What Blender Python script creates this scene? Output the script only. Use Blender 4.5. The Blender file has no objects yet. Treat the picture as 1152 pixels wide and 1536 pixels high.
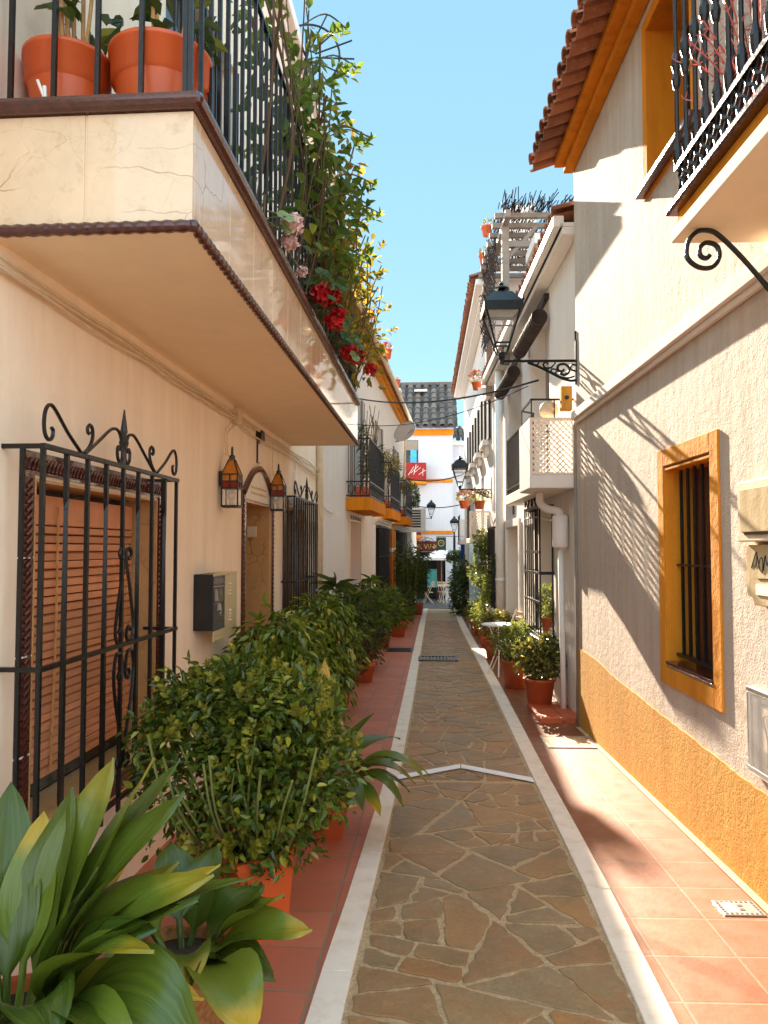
import bpy, math, random
from mathutils import Vector, Matrix
R = math.radians
sc = bpy.context.scene
COL = sc.collection

# ------------------------------------------------------------------ camera, sky, sun, exposure
cam_d = bpy.data.cameras.new("camera")
cam = bpy.data.objects.new("camera", cam_d); COL.objects.link(cam)
cam_d.sensor_fit = 'VERTICAL'; cam_d.sensor_height = 36.0; cam_d.sensor_width = 27.0
cam_d.lens = 1150.0 / 1536.0 * 36.0
cam_d.clip_start = 0.05; cam_d.clip_end = 1000.0
cam.location = (0, 0, 1.6); cam.rotation_euler = (R(90 + 2.688), 0, R(3.876))
sc.camera = cam
SUN_AZ, SUN_EL = 8.3, 23.7                       # degrees to the -X side of +Y, elevation
world = bpy.data.worlds.new("World"); sc.world = world; world.use_nodes = True
wn = world.node_tree.nodes; wl = world.node_tree.links
sky = wn.new('ShaderNodeTexSky'); sky.sky_type = 'NISHITA'; sky.sun_disc = False
sky.sun_elevation = R(SUN_EL); sky.sun_rotation = R(-SUN_AZ)
sky.altitude = 0; sky.air_density = 1.0; sky.dust_density = 0.0; sky.ozone_density = 1.0
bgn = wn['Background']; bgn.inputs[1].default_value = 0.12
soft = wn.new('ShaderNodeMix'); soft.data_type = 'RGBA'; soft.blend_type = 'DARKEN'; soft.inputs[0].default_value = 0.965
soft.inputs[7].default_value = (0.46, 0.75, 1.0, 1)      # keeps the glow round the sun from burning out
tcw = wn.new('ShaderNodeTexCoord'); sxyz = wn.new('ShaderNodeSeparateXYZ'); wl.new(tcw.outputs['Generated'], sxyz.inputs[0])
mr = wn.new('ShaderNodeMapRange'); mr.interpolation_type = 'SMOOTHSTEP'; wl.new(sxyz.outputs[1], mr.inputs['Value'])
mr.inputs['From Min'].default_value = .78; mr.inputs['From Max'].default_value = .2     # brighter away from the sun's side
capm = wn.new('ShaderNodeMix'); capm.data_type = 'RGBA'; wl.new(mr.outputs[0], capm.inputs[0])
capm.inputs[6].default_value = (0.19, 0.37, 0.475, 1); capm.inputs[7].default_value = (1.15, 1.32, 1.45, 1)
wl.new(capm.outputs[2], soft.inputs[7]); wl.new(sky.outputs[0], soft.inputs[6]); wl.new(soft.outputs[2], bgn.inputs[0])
sun_d = bpy.data.lights.new("sun", 'SUN'); sun_d.energy = 2.0; sun_d.angle = R(0.5); sun_d.color = (1.0, 0.86, 0.68)
sun = bpy.data.objects.new("sun", sun_d); COL.objects.link(sun)
sd = Vector((-math.sin(R(SUN_AZ)) * math.cos(R(SUN_EL)), math.cos(R(SUN_AZ)) * math.cos(R(SUN_EL)), math.sin(R(SUN_EL))))
sun.rotation_euler = sd.to_track_quat('Z', 'Y').to_euler(); sun.location = sd * 60
sc.view_settings.view_transform = 'Standard'; sc.view_settings.look = 'None'
sc.view_settings.gamma = 1.0; sc.view_settings.use_curve_mapping = False
sc.view_settings.exposure = 3.8
sc.cycles.max_bounces = 8; sc.cycles.diffuse_bounces = 5; sc.cycles.transparent_max_bounces = 8

GS = 0.0205
def gz(y): return -GS * y                         # the lane falls gently away from the camera

# ------------------------------------------------------------------ materials
def lin(r, g, b):
    f = lambda c: (c / 255 / 12.92) if c <= 10.31 else ((c / 255 + 0.055) / 1.055) ** 2.4
    return (f(r), f(g), f(b), 1)
def mul(c, k): return (min(1, c[0] * k), min(1, c[1] * k), min(1, c[2] * k), 1)
class NT:
    def __init__(s, name):
        s.m = bpy.data.materials.new(name); s.m.use_nodes = True
        s.t = s.m.node_tree; s.n = s.t.nodes; s.b = s.n['Principled BSDF']
        s.tc = s.n.new('ShaderNodeTexCoord')
        s.o = s.tc.outputs['Object']
    def link(s, a, b): s.t.links.new(a, b)
    def mapping(s, src=None, scale=(1, 1, 1), rot=(0, 0, 0), loc=(0, 0, 0)):
        n = s.n.new('ShaderNodeMapping'); n.inputs['Scale'].default_value = scale
        n.inputs['Rotation'].default_value = rot; n.inputs['Location'].default_value = loc
        s.link(src or s.o, n.inputs[0]); return n.outputs[0]
    def noise(s, scale, detail=4, rough=.55, src=None, dist=0):
        n = s.n.new('ShaderNodeTexNoise'); n.inputs['Scale'].default_value = scale; n.inputs['Detail'].default_value = detail
        n.inputs['Roughness'].default_value = rough; n.inputs['Distortion'].default_value = dist
        s.link(src or s.o, n.inputs['Vector']); return n.outputs['Fac']
    def voro(s, scale, feature='F1', src=None):
        n = s.n.new('ShaderNodeTexVoronoi'); n.feature = feature; n.inputs['Scale'].default_value = scale
        s.link(src or s.o, n.inputs['Vector']); return n
    def ramp(s, src, stops):
        n = s.n.new('ShaderNodeValToRGB'); e = n.color_ramp.elements
        while len(e) < len(stops): e.new(0.5)
        for el, (p, c) in zip(e, stops):
            el.position = p; el.color = c if len(c) == 4 else (*c, 1)
        s.link(src, n.inputs[0]); return n.outputs[0]
    def rampf(s, src, a, b): return s.ramp(src, [(a, (0, 0, 0, 1)), (b, (1, 1, 1, 1))])
    def mix(s, fac, a, b, mode='MIX'):
        n = s.n.new('ShaderNodeMix'); n.data_type = 'RGBA'; n.blend_type = mode
        if isinstance(fac, (int, float)): n.inputs[0].default_value = fac
        else: s.link(fac, n.inputs[0])
        for i, v in ((6, a), (7, b)):
            if isinstance(v, tuple): n.inputs[i].default_value = v
            else: s.link(v, n.inputs[i])
        return n.outputs[2]
    def math(s, op, a, b=0.5):
        n = s.n.new('ShaderNodeMath'); n.operation = op
        for i, v in ((0, a), (1, b)):
            if isinstance(v, (int, float)): n.inputs[i].default_value = v
            else: s.link(v, n.inputs[i])
        return n.outputs[0]
    def bump(s, h, strength=.3, dist=.01, prev=None):
        n = s.n.new('ShaderNodeBump'); n.inputs['Strength'].default_value = strength; n.inputs['Distance'].default_value = dist
        s.link(h, n.inputs['Height'])
        if prev is not None: s.link(prev, n.inputs['Normal'])
        s.link(n.outputs[0], s.b.inputs['Normal']); return n.outputs[0]
    def island(s): return s.n.new('ShaderNodeNewGeometry').outputs['Random Per Island']
    def out(s, color=None, rough=None, metal=None):
        if color is not None:
            if isinstance(color, tuple): s.b.inputs['Base Color'].default_value = color
            else: s.link(color, s.b.inputs['Base Color'])
        if rough is not None:
            if isinstance(rough, (int, float)): s.b.inputs['Roughness'].default_value = rough
            else: s.link(rough, s.b.inputs['Roughness'])
        if metal is not None: s.b.inputs['Metallic'].default_value = metal
        return s.m
def stucco(name, col, grain=90, gs=.35, gd=.006, lump=9, ls=.3, ld=.012, streak=.12, stain=None, pits=False):
    t = NT(name)
    st = t.noise(1.0, 5, .6, t.mapping(scale=(7, 7, .6)))
    big = t.noise(1.3, 5, .6)
    c = t.mix(t.rampf(st, .35, .75), mul(col, 1.04), mul(col, 1 - streak))
    c = t.mix(t.math('MULTIPLY', t.rampf(big, .45, .8), .6), c, mul(col, 1 - streak * 1.3))
    if stain: c = t.mix(t.math('MULTIPLY', t.rampf(t.noise(3.2, 6, .65, t.mapping(scale=(2.5, 2.5, .35))), .48, .72), .5), c, stain)
    if pits:
        pv = t.voro(9, 'F1', t.mapping(scale=(1, 1, .7))); sel = t.noise(2.2, 2)
        c = t.mix(t.math('MULTIPLY', t.ramp(pv.outputs['Distance'], [(.03, (1, 1, 1, 1)), (.075, (0, 0, 0, 1))]), t.math('MULTIPLY', t.rampf(sel, .5, .56), .8)), c, lin(84, 66, 52))
    b = t.bump(t.noise(lump, 3, .5), ls, ld)
    t.bump(t.noise(grain, 4, .65), gs, gd, b)
    t.b.inputs['Specular IOR Level'].default_value = .15
    return t.out(c, .9)
def plain(name, col, rough=.6, metal=0, var=.12, vs=6, bump=0, bs=40, island=0, coat=0):
    t = NT(name)
    c = t.mix(t.rampf(t.noise(vs, 4), .3, .75), mul(col, 1 + var), mul(col, 1 - var))
    if island: c = t.mix(t.island(), mul(col, 1 - island), c, 'MIX')
    if bump: t.bump(t.noise(bs, 4), bump, .006)
    if coat: t.b.inputs['Coat Weight'].default_value = coat
    return t.out(c, rough, metal)
def leafmat(name, a, b, tip=None, trans=.35, rough=.42, vein=0):
    t = NT(name)
    c = t.ramp(t.island(), [(0, a), (.55, mul(tuple((x + y) / 2 for x, y in zip(a, b)), 1)), (.9, b), (1, tip or b)])
    if vein:
        uv = t.tc.outputs['UV']
        st = t.noise(1, 3, .6, t.mapping(uv, (190, 1.6, 1)))
        c = t.mix(t.math('MULTIPLY', t.rampf(st, .35, .7), .22), c, mul(b, 1.5))
        tipm = t.rampf(t.math('ADD', t.n_uvy(uv), t.math('MULTIPLY', t.noise(14, 3), .25)), .86, 1.30)
        c = t.mix(t.math('MULTIPLY', tipm, t.rampf(t.island(), .45, .95)), c, lin(205, 160, 40))
        t.bump(st, .25, .01)
    else:
        c = t.mix(t.math('MULTIPLY', t.noise(26, 3), .35), c, mul(a, .6))
    t.b.inputs['Specular IOR Level'].default_value = .5
    t.out(c, rough)
    tr = t.n.new('ShaderNodeBsdfTranslucent'); t.link(t.mix(.5, c, (.75, .8, .08, 1), 'MULTIPLY') if False else c, tr.inputs[0])
    mx = t.n.new('ShaderNodeMixShader'); mx.inputs[0].default_value = trans
    t.link(t.b.outputs[0], mx.inputs[1]); t.link(tr.outputs[0], mx.inputs[2])
    t.link(mx.outputs[0], t.n['Material Output'].inputs[0])
    return t.m
def _uvy(self, uv):
    n = self.n.new('ShaderNodeSeparateXYZ'); self.link(uv, n.inputs[0]); return n.outputs[1]
NT.n_uvy = _uvy

M = {}
M['peach'] = stucco('peach_stucco', lin(250, 232, 208), grain=60, gs=.25, ls=.5, lump=3.5, ld=.03, streak=.05, stain=lin(238, 212, 184))
M['soffit'] = stucco('soffit_paint', lin(248, 227, 196), grain=40, gs=.08, ls=.12, lump=2, streak=.03)
M['beige'] = stucco('rough_beige_stucco', lin(208, 192, 176), grain=75, gs=.8, gd=.012, lump=16, ls=.55, ld=.02, streak=.15, stain=lin(186, 150, 116), pits=True)
M['white'] = stucco('white_stucco', lin(230, 219, 208), grain=60, gs=.25, lump=5, streak=.06)
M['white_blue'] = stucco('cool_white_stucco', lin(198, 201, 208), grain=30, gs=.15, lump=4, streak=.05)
M['ochre'] = stucco('ochre_stucco', lin(202, 150, 70), grain=75, gs=.85, gd=.012, lump=16, ls=.5, ld=.016, streak=.16, stain=lin(196, 118, 28))
M['orange'] = stucco('orange_paint', lin(220, 132, 30), grain=50, gs=.25, lump=8, streak=.12, stain=lin(170, 88, 16))
M['orange_worn'] = stucco('worn_orange_paint', lin(222, 146, 44), grain=45, gs=.6, lump=14, ls=.5, streak=.14, stain=lin(176, 96, 20))
M['iron'] = plain('black_iron', lin(27, 25, 24), .34, .2, .3, 30, .5, 50)
M['lampmetal'] = plain('dark_green_black_metal', lin(22, 28, 28), .4, .4, .3, 20, .2, 60)
M['browntile'] = plain('glazed_brown_tile', lin(78, 36, 28), .22, 0, .35, 25, .5, 45, 0, .4)
M['woodblind'] = plain('wooden_blind_slat', lin(224, 154, 110), .55, 0, .18, 8, .1, 60, .22)
M['brownwood'] = plain('brown_wood', lin(96, 48, 26), .5, 0, .3, 5, .25, 30, .25)
M['darkwood'] = plain('dark_blind_reed', lin(66, 46, 36), .7, 0, .35, 12, .4, 50, .4)
M['grey_wood'] = plain('weathered_grey_wood', lin(150, 135, 120), .8, 0, .25, 8, .3, 30, .2)
M['dark'] = plain('dark_interior', lin(26, 24, 24), .6, 0, .3, 5)
M['potter'] = plain('terracotta_pot', lin(196, 92, 48), .62, 0, .16, 5, .15, 60)
M['potplastic'] = plain('orange_terracotta_glossy_pot', lin(206, 88, 36), .38, 0, .06, 4, .04, 60)
M['potblack'] = plain('black_plastic_pot', lin(34, 31, 30), .45, 0, .2, 4)
M['burlap'] = plain('woven_basket', lin(168, 118, 66), .85, 0, .4, 60, .8, 90)
M['soil'] = plain('soil', lin(58, 42, 30), .95, 0, .4, 40, .8, 60)
M['stem'] = plain('green_stem', lin(112, 116, 58), .6, 0, .25, 20)
M['cane'] = plain('dry_cane', lin(190, 140, 80), .6, 0, .25, 20)
M['twig'] = plain('brown_twig', lin(92, 68, 46), .8, 0, .3, 25)
M['metalbox'] = plain('beige_painted_metal', lin(208, 192, 150), .4, .15, .06, 8)
M['boxgrey'] = plain('beige_plastic_box', lin(222, 200, 168), .5, 0, .1, 12, .1, 50)
M['boxdoor'] = stucco('streaked_box_door', lin(206, 180, 136), grain=80, gs=.2, streak=.35)
M['black'] = plain('satin_black', lin(24, 22, 22), .4, 0, .2, 8)
M['silver'] = plain('aluminium', lin(205, 202, 198), .32, .85, .08, 20)
M['whitepaint'] = plain('white_paint', lin(240, 232, 222), .5, 0, .04, 8, .1, 40)
M['lattice'] = plain('white_lattice', lin(238, 224, 206), .55, 0, .05, 10)
M['amber'] = plain('amber_glass', lin(190, 116, 36), .12, 0, .25, 30)
M['redglass'] = plain('red_glass', lin(130, 30, 18), .1, 0, .2, 30)
M['red_cloth'] = plain('red_cloth', lin(150, 26, 26), .8, 0, .25, 6, .3, 14)
M['maroon'] = plain('maroon_cloth', lin(96, 20, 26), .8, 0, .2, 6, .2, 14)
M['cyan'] = plain('cyan_curtain', lin(70, 176, 214), .7, 0, .15, 8)
M['teal'] = plain('teal_board', lin(90, 176, 176), .5, 0, .25, 6)
M['bluewall'] = plain('pale_blue_paint', lin(176, 208, 222), .6, 0, .06, 5)
M['navy'] = plain('blue_cloth', lin(24, 62, 130), .7, 0, .15, 6)
M['gold'] = plain('gold_lettering', lin(214, 182, 112), .4, .2, .05, 6)
M['greensign'] = plain('dark_green_sign', lin(20, 48, 36), .5, 0, .1, 6)
M['parasol'] = plain('white_canvas', lin(238, 236, 232), .8, 0, .04, 5)
M['red'] = plain('red_petals', lin(206, 18, 24), .5, 0, .25, 40, 0, 40, .35)
M['pink'] = plain('pale_pink_petals', lin(240, 205, 196), .5, 0, .08, 40, 0, 40, .2)
M['coral'] = plain('coral_petals', lin(232, 132, 116), .5, 0, .15, 40, 0, 40, .3)
M['yellowleaf'] = leafmat('yellow_green_leaf', lin(112, 124, 48), lin(160, 164, 78), lin(206, 196, 110), .4)  # yellow-green is the leaf's own colour
M['aspi'] = leafmat('broad_leaf', lin(50, 68, 18), lin(112, 122, 36), lin(182, 164, 56), .22, .26, 1)
M['box'] = leafmat('small_oval_leaf', lin(62, 84, 24), lin(122, 134, 42), lin(208, 192, 64), .32, .34)
M['ficus'] = leafmat('weeping_fig_leaf', lin(76, 100, 30), lin(158, 170, 58), lin(222, 208, 84), .36, .28)
M['young'] = leafmat('young_yellow_green_leaf', lin(118, 118, 36), lin(176, 168, 52), lin(214, 198, 84), .4, .34)
M['deep'] = leafmat('dark_green_leaf', lin(48, 68, 24), lin(100, 114, 40), lin(150, 144, 54), .32, .38)
M['vine'] = leafmat('vine_leaf', lin(74, 100, 36), lin(136, 150, 54), lin(206, 190, 70), .5, .4)
M['vine_warm'] = leafmat('dry_vine_leaf', lin(111, 105, 32), lin(184, 156, 57), lin(247, 189, 69), .5, .5)
M['geran'] = leafmat('geranium_leaf', lin(67, 105, 55), lin(130, 161, 96), lin(228, 231, 161), .35, .5)
M['bluegreen'] = leafmat('grey_green_leaf', lin(95, 98, 42), lin(177, 157, 78), lin(253, 209, 113), .35, .45)
M['leafvar'] = leafmat('dark_waxy_leaf', lin(64, 68, 27), lin(144, 138, 61), lin(255, 226, 122), .3, .3)

def glassmat(name, col=(.9, .95, 1, 1), alpha=.25):
    t = NT(name); t.out(col, .03); t.b.inputs['Alpha'].default_value = alpha; t.b.inputs['Specular IOR Level'].default_value = .7
    return t.m
M['glass'] = glassmat('clear_glass', (.95, .93, .88, 1), .22)
M['darkglass'] = plain('dark_window_glass', lin(30, 33, 38), .06, 0, .1, 4)

def marblemat(name, base, vein, scale=2.2, rough=.16):
    t = NT(name)
    d = t.noise(5.0, 6, .65)
    w = t.mix(.10, t.o, t.n_color(5.0))
    c = t.mix(t.rampf(d, .35, .75), base, mul(base, .84))
    c = t.mix(t.math('MULTIPLY', t.rampf(t.noise(11, 6, .7), .55, .72), .3), c, vein)
    for k_, wd, st_, off in ((1, .014, .8, 0), (2.1, .011, .45, 4), (3.7, .02, .2, 9)):
        v_ = t.voro(scale * k_, 'DISTANCE_TO_EDGE', t.mapping(w, (1, 1, 1.3), (0, .5, 0), (off, off, 0))).outputs['Distance']
        f_ = t.ramp(v_, [(0, (1, 1, 1, 1)), (wd, (0, 0, 0, 1))])
        patch = t.rampf(t.noise(2.6, 3, .5, t.mapping(loc=(off, 0, off))), .48, .64)
        c = t.mix(t.math('MULTIPLY', t.math('MULTIPLY', f_, patch), st_), c, vein)
    return t.out(c, rough)
def _ncol(self, scale):
    n = self.n.new('ShaderNodeTexNoise'); n.inputs['Scale'].default_value = scale; n.inputs['Detail'].default_value = 5
    self.link(self.o, n.inputs['Vector']); return n.outputs['Color']
NT.n_color = _ncol
M['marble'] = marblemat('cream_marble_tile', lin(246, 216, 180), lin(160, 104, 56), 3.8, .05)
M['marble_dark'] = marblemat('tan_marble', lin(204, 158, 104), lin(120, 74, 36), 3.2, .25)

def tilemat(name, base, alt, mortar, rot, w=.33, h=.33, off=(0, 0, 0), gap=.007):
    t = NT(name)
    mp = t.mapping(scale=(1, 1, 1), rot=(0, 0, rot), loc=off)
    warp = t.mix(.006, mp, t.n_color(2.0), 'ADD')
    n = t.n.new('ShaderNodeTexBrick'); n.offset = 0; n.squash = 1
    n.inputs['Scale'].default_value = 1; n.inputs['Brick Width'].default_value = w; n.inputs['Row Height'].default_value = h
    n.inputs['Mortar Size'].default_value = gap; n.inputs['Mortar Smooth'].default_value = .25
    n.inputs['Color1'].default_value = base; n.inputs['Color2'].default_value = alt; n.inputs['Mortar'].default_value = mortar
    n.inputs['Bias'].default_value = 0
    t.link(warp, n.inputs['Vector'])
    c = t.mix(t.math('MULTIPLY', t.rampf(t.noise(5, 6, .65), .35, .8), .4), n.outputs['Color'], mul(base, .72))
    c = t.mix(t.math('MULTIPLY', t.rampf(t.noise(38, 4, .7), .5, .8), .22), c, mul(mortar, .6))
    inv = t.math('SUBTRACT', 1.0, n.outputs['Fac'])
    b = t.bump(inv, .7, .006)
    t.bump(t.noise(30, 5, .6), .12, .01, b)
    t.b.inputs['Specular IOR Level'].default_value = .3
    return t.out(c, t.math('ADD', t.math('MULTIPLY', t.noise(9, 4), .3), .36))
M['tilesR'] = tilemat('terracotta_paving', lin(144, 82, 46), lin(128, 70, 38), lin(122, 98, 72), R(-2.1), .335, .335, (-.0, .1, 0))
M['tilesL'] = tilemat('red_terracotta_paving', lin(200, 116, 86), lin(180, 98, 70), lin(150, 120, 94), 0, .30, .33, (.47 + .6, .05, 0))

def stonemat():
    t = NT('flagstone')
    isl = t.island()
    c = t.ramp(isl, [(0, lin(186, 152, 112)), (.18, lin(200, 152, 104)), (.34, lin(170, 148, 116)), (.5, lin(206, 160, 106)), (.66, lin(180, 138, 98)), (.78, lin(172, 154, 122)), (.92, lin(214, 146, 80)), (1, lin(190, 142, 98))])
    c.node.color_ramp.interpolation = 'CONSTANT'
    c = t.mix(.3, c, lin(190, 148, 100))
    n1 = t.noise(6, 7, .68, dist=.6); n2 = t.noise(24, 7, .75); n3 = t.noise(70, 5, .7)
    c = t.mix(t.math('MULTIPLY', t.rampf(n1, .44, .66), .65), c, lin(196, 136, 80))
    c = t.mix(t.math('MULTIPLY', t.rampf(t.noise(3.4, 7, .72, t.mapping(loc=(5, 3, 0))), .50, .66), .7), c, lin(150, 132, 102))
    c = t.mix(t.math('MULTIPLY', t.rampf(n2, .52, .72), .5), c, lin(226, 192, 146))
    c = t.mix(t.math('MULTIPLY', t.rampf(n3, .5, .72), .4), c, lin(120, 94, 66))
    c = t.mix(t.math('MULTIPLY', t.rampf(t.noise(1.1, 5, .6, t.mapping(loc=(2, 7, 0))), .48, .66), .5), c, lin(136, 108, 76))
    c = t.mix(1.0, c, (.68, .62, .54, 1), 'MULTIPLY')
    t.b.inputs['Specular IOR Level'].default_value = .32
    b = t.bump(t.noise(5, 6, .6, dist=.8), .6, .03)
    t.bump(n2, .45, .012, b)
    return t.out(c, t.math('ADD', t.math('MULTIPLY', t.noise(7, 4), .4), .27))
M['stone'] = stonemat()
def mortarmat():
    t = NT('sandy_mortar')
    c = t.mix(t.rampf(t.noise(60, 5, .7), .35, .7), lin(218, 184, 138), lin(156, 124, 90))
    c = t.mix(t.math('MULTIPLY', t.rampf(t.noise(2.5, 4), .4, .7), .5), c, lin(184, 152, 114))
    t.bump(t.noise(120, 4, .7), .8, .01)
    return t.out(c, .9)
M['mortar'] = mortarmat()
M['kerb'] = stucco('white_stone_strip', lin(240, 220, 198), grain=50, gs=.12, lump=6, ls=.12, streak=.06, stain=lin(206, 176, 144))
M['earth'] = plain('packed_earth', lin(120, 100, 80), .9, 0, .2, 2)
M['darkpave'] = plain('grey_paving', lin(84, 88, 88), .55, 0, .25, 2, .3, 14)
def rooftile(name, a, b, c3):
    t = NT(name)
    c = t.ramp(t.island(), [(0, a), (.5, b), (1, c3)])
    c = t.mix(t.math('MULTIPLY', t.rampf(t.noise(9, 6, .7), .45, .7), .6), c, mul(a, .55))
    c = t.mix(t.math('MULTIPLY', t.rampf(t.noise(16, 5, .7, t.mapping(loc=(9, 2, 1))), .58, .72), .5), c, lin(190, 176, 150))
    t.bump(t.noise(40, 4), .3, .01)
    return t.out(c, .85)
M['roof'] = rooftile('clay_roof_tile', lin(150, 92, 62), lin(176, 112, 78), lin(120, 74, 54))
M['roof_old'] = rooftile('lichen_grey_roof_tile', lin(94, 84, 78), lin(128, 112, 100), lin(70, 64, 62))

# ------------------------------------------------------------------ mesh builder
def catmull(pts, n=6):
    P = [Vector(p) for p in pts]; out = []
    for i in range(len(P) - 1):
        p0 = P[max(i - 1, 0)]; p1 = P[i]; p2 = P[i + 1]; p3 = P[min(i + 2, len(P) - 1)]
        for j in range(n):
            t = j / n
            out.append(0.5 * ((2 * p1) + (p2 - p0) * t + (2 * p0 - 5 * p1 + 4 * p2 - p3) * t * t + (3 * p1 - p0 - 3 * p2 + p3) * t ** 3))
    out.append(P[-1]); return out
class MB:
    def __init__(s): s.v = []; s.f = []; s.uv = None
    def quad(s, *p):
        i = len(s.v); s.v += [tuple(q) for q in p]; s.f.append(tuple(range(i, i + len(p))))
    def box(s, x0, x1, y0, y1, z0, z1):
        if x0 > x1: x0, x1 = x1, x0
        if y0 > y1: y0, y1 = y1, y0
        i = len(s.v)
        s.v += [(x0, y0, z0), (x1, y0, z0), (x1, y1, z0), (x0, y1, z0), (x0, y0, z1), (x1, y0, z1), (x1, y1, z1), (x0, y1, z1)]
        s.f += [(i, i + 3, i + 2, i + 1), (i + 4, i + 5, i + 6, i + 7), (i, i + 1, i + 5, i + 4), (i + 1, i + 2, i + 6, i + 5), (i + 2, i + 3, i + 7, i + 6), (i + 3, i, i + 4, i + 7)]
        return s
    def twist(s, x, y, z0, z1, r, turns, n=36):
        i = len(s.v)
        for k in range(n + 1):
            a0 = math.pi / 4 + max(0, min(1, (k / n - .12) / .76)) * turns * 2 * math.pi
            s.v += [(x + r * math.cos(a0 + j * math.pi / 2), y + r * math.sin(a0 + j * math.pi / 2), z0 + (z1 - z0) * k / n) for j in range(4)]
        for k in range(n):
            for j in range(4): s.f.append((i + k * 4 + j, i + k * 4 + (j + 1) % 4, i + k * 4 + 4 + (j + 1) % 4, i + k * 4 + 4 + j))
    def prism(s, poly, axis, a0, a1):                # poly of 2D points in the two other axes
        i = len(s.v); n = len(poly)
        def mk(p, a): return (a, p[0], p[1]) if axis == 0 else ((p[0], a, p[1]) if axis == 1 else (p[0], p[1], a))
        s.v += [mk(p, a0) for p in poly] + [mk(p, a1) for p in poly]
        s.f += [tuple(range(i, i + n))[::-1], tuple(range(i + n, i + 2 * n))]
        s.f += [(i + j, i + (j + 1) % n, i + n + (j + 1) % n, i + n + j) for j in range(n)]
        return s
    def tube(s, pts, r, n=6, cap=True):
        P = [Vector(p) for p in pts]
        rs = r if isinstance(r, (list, tuple)) else [r] * len(P)
        d = (P[1] - P[0]).normalized()
        u = d.orthogonal().normalized() if abs(d.z) < .99 else Vector((1, 0, 0))
        if abs(d.z) < .9: u = (Vector((0, 0, 1)) - d * d.z).normalized()
        base = len(s.v); off = math.pi / n
        for k, p in enumerate(P):
            dd = (P[min(k + 1, len(P) - 1)] - P[max(k - 1, 0)])
            if dd.length > 1e-9: dd = dd.normalized()
            else: dd = d
            u = (u - dd * u.dot(dd))
            u = u.normalized() if u.length > 1e-6 else dd.orthogonal().normalized()
            w = dd.cross(u)
            for j in range(n):
                a = 2 * math.pi * j / n + off
                q = p + (u * math.cos(a) + w * math.sin(a)) * rs[k]
                s.v.append(tuple(q))
        for k in range(len(P) - 1):
            for j in range(n):
                a = base + k * n + j; b = base + k * n + (j + 1) % n
                s.f.append((a, b, b + n, a + n))
        if cap:
            s.f.append(tuple(range(base, base + n))[::-1]); e = base + (len(P) - 1) * n
            s.f.append(tuple(range(e, e + n)))
        return s
    def lathe(s, prof, c=(0, 0, 0), n=20, rot=0, cap=True):
        i = len(s.v)
        for (r, z) in prof:
            for j in range(n):
                a = 2 * math.pi * j / n + rot
                s.v.append((c[0] + r * math.cos(a), c[1] + r * math.sin(a), c[2] + z))
        for k in range(len(prof) - 1):
            for j in range(n):
                a = i + k * n + j; b = i + k * n + (j + 1) % n
                s.f.append((a, b, b + n, a + n))
        if cap:
            s.f.append(tuple(range(i, i + n))[::-1]); e = i + (len(prof) - 1) * n
            s.f.append(tuple(range(e, e + n)))
        return s
    def leaf(s, p, d, nrm, L, W, fold=.25, curl=.15):
        d = d.normalized(); side = d.cross(nrm)
        side = side.normalized() if side.length > 1e-5 else d.orthogonal().normalized()
        up = side.cross(d).normalized()
        i = len(s.v); h = W * .5
        c1 = p + d * L * .3 + up * (W * fold * -.0); c2 = p + d * L * .68 - up * L * curl * .4
        tip = p + d * L - up * L * curl
        for q in (p, c1 + side * h * .92 + up * W * fold, c2 + side * h * .72 + up * W * fold * .8, tip, c2 - side * h * .72 + up * W * fold * .8, c1 - side * h * .92 + up * W * fold):
            s.v.append(tuple(q))
        s.f += [(i, i + 1, i + 2, i + 3), (i, i + 3, i + 4, i + 5)]
    def build(s, name, m, parent=None, smooth=False, bevel=0, label=None):
        me = bpy.data.meshes.new(name); me.from_pydata(s.v, [], s.f); me.materials.append(m)
        if smooth:
            me.polygons.foreach_set('use_smooth', [True] * len(me.polygons))
        if s.uv is not None:
            ul = me.uv_layers.new(name='UVMap')
            for lp in me.loops: ul.data[lp.index].uv = s.uv[lp.vertex_index]
        me.update()
        o = bpy.data.objects.new(name, me); COL.objects.link(o)
        if parent is not None: o.parent = parent
        if bevel:
            b = o.modifiers.new('bevel', 'BEVEL'); b.width = bevel; b.segments = 2; b.limit_method = 'ANGLE'; b.angle_limit = R(40)
        if label: o['label'] = label
        return o
def thing(name, label, cat, loc=(0, 0, 0), rotz=0, group=None):
    o = bpy.data.objects.new(name, None); COL.objects.link(o); o.empty_display_size = .1
    o.location = loc; o.rotation_euler = (0, 0, rotz); o['label'] = label; o['category'] = cat
    if group: o['group'] = group
    return o
def tag(o, label, cat, group=None):
    o['label'] = label; o['category'] = cat
    if group: o['group'] = group
    return o
def structure(o): o['kind'] = 'structure'; return o
def dup(root, loc, rotz=None, label=None, scale=None):
    r = root.copy(); COL.objects.link(r); r.location = loc
    if rotz is not None: r.rotation_euler = (0, 0, rotz)
    if scale: r.scale = (scale, scale, scale)
    if label: r['label'] = label
    for ch in root.children:
        c = ch.copy(); COL.objects.link(c); c.parent = r
        for g in ch.children:
            e = g.copy(); COL.objects.link(e); e.parent = c
    return r
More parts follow.
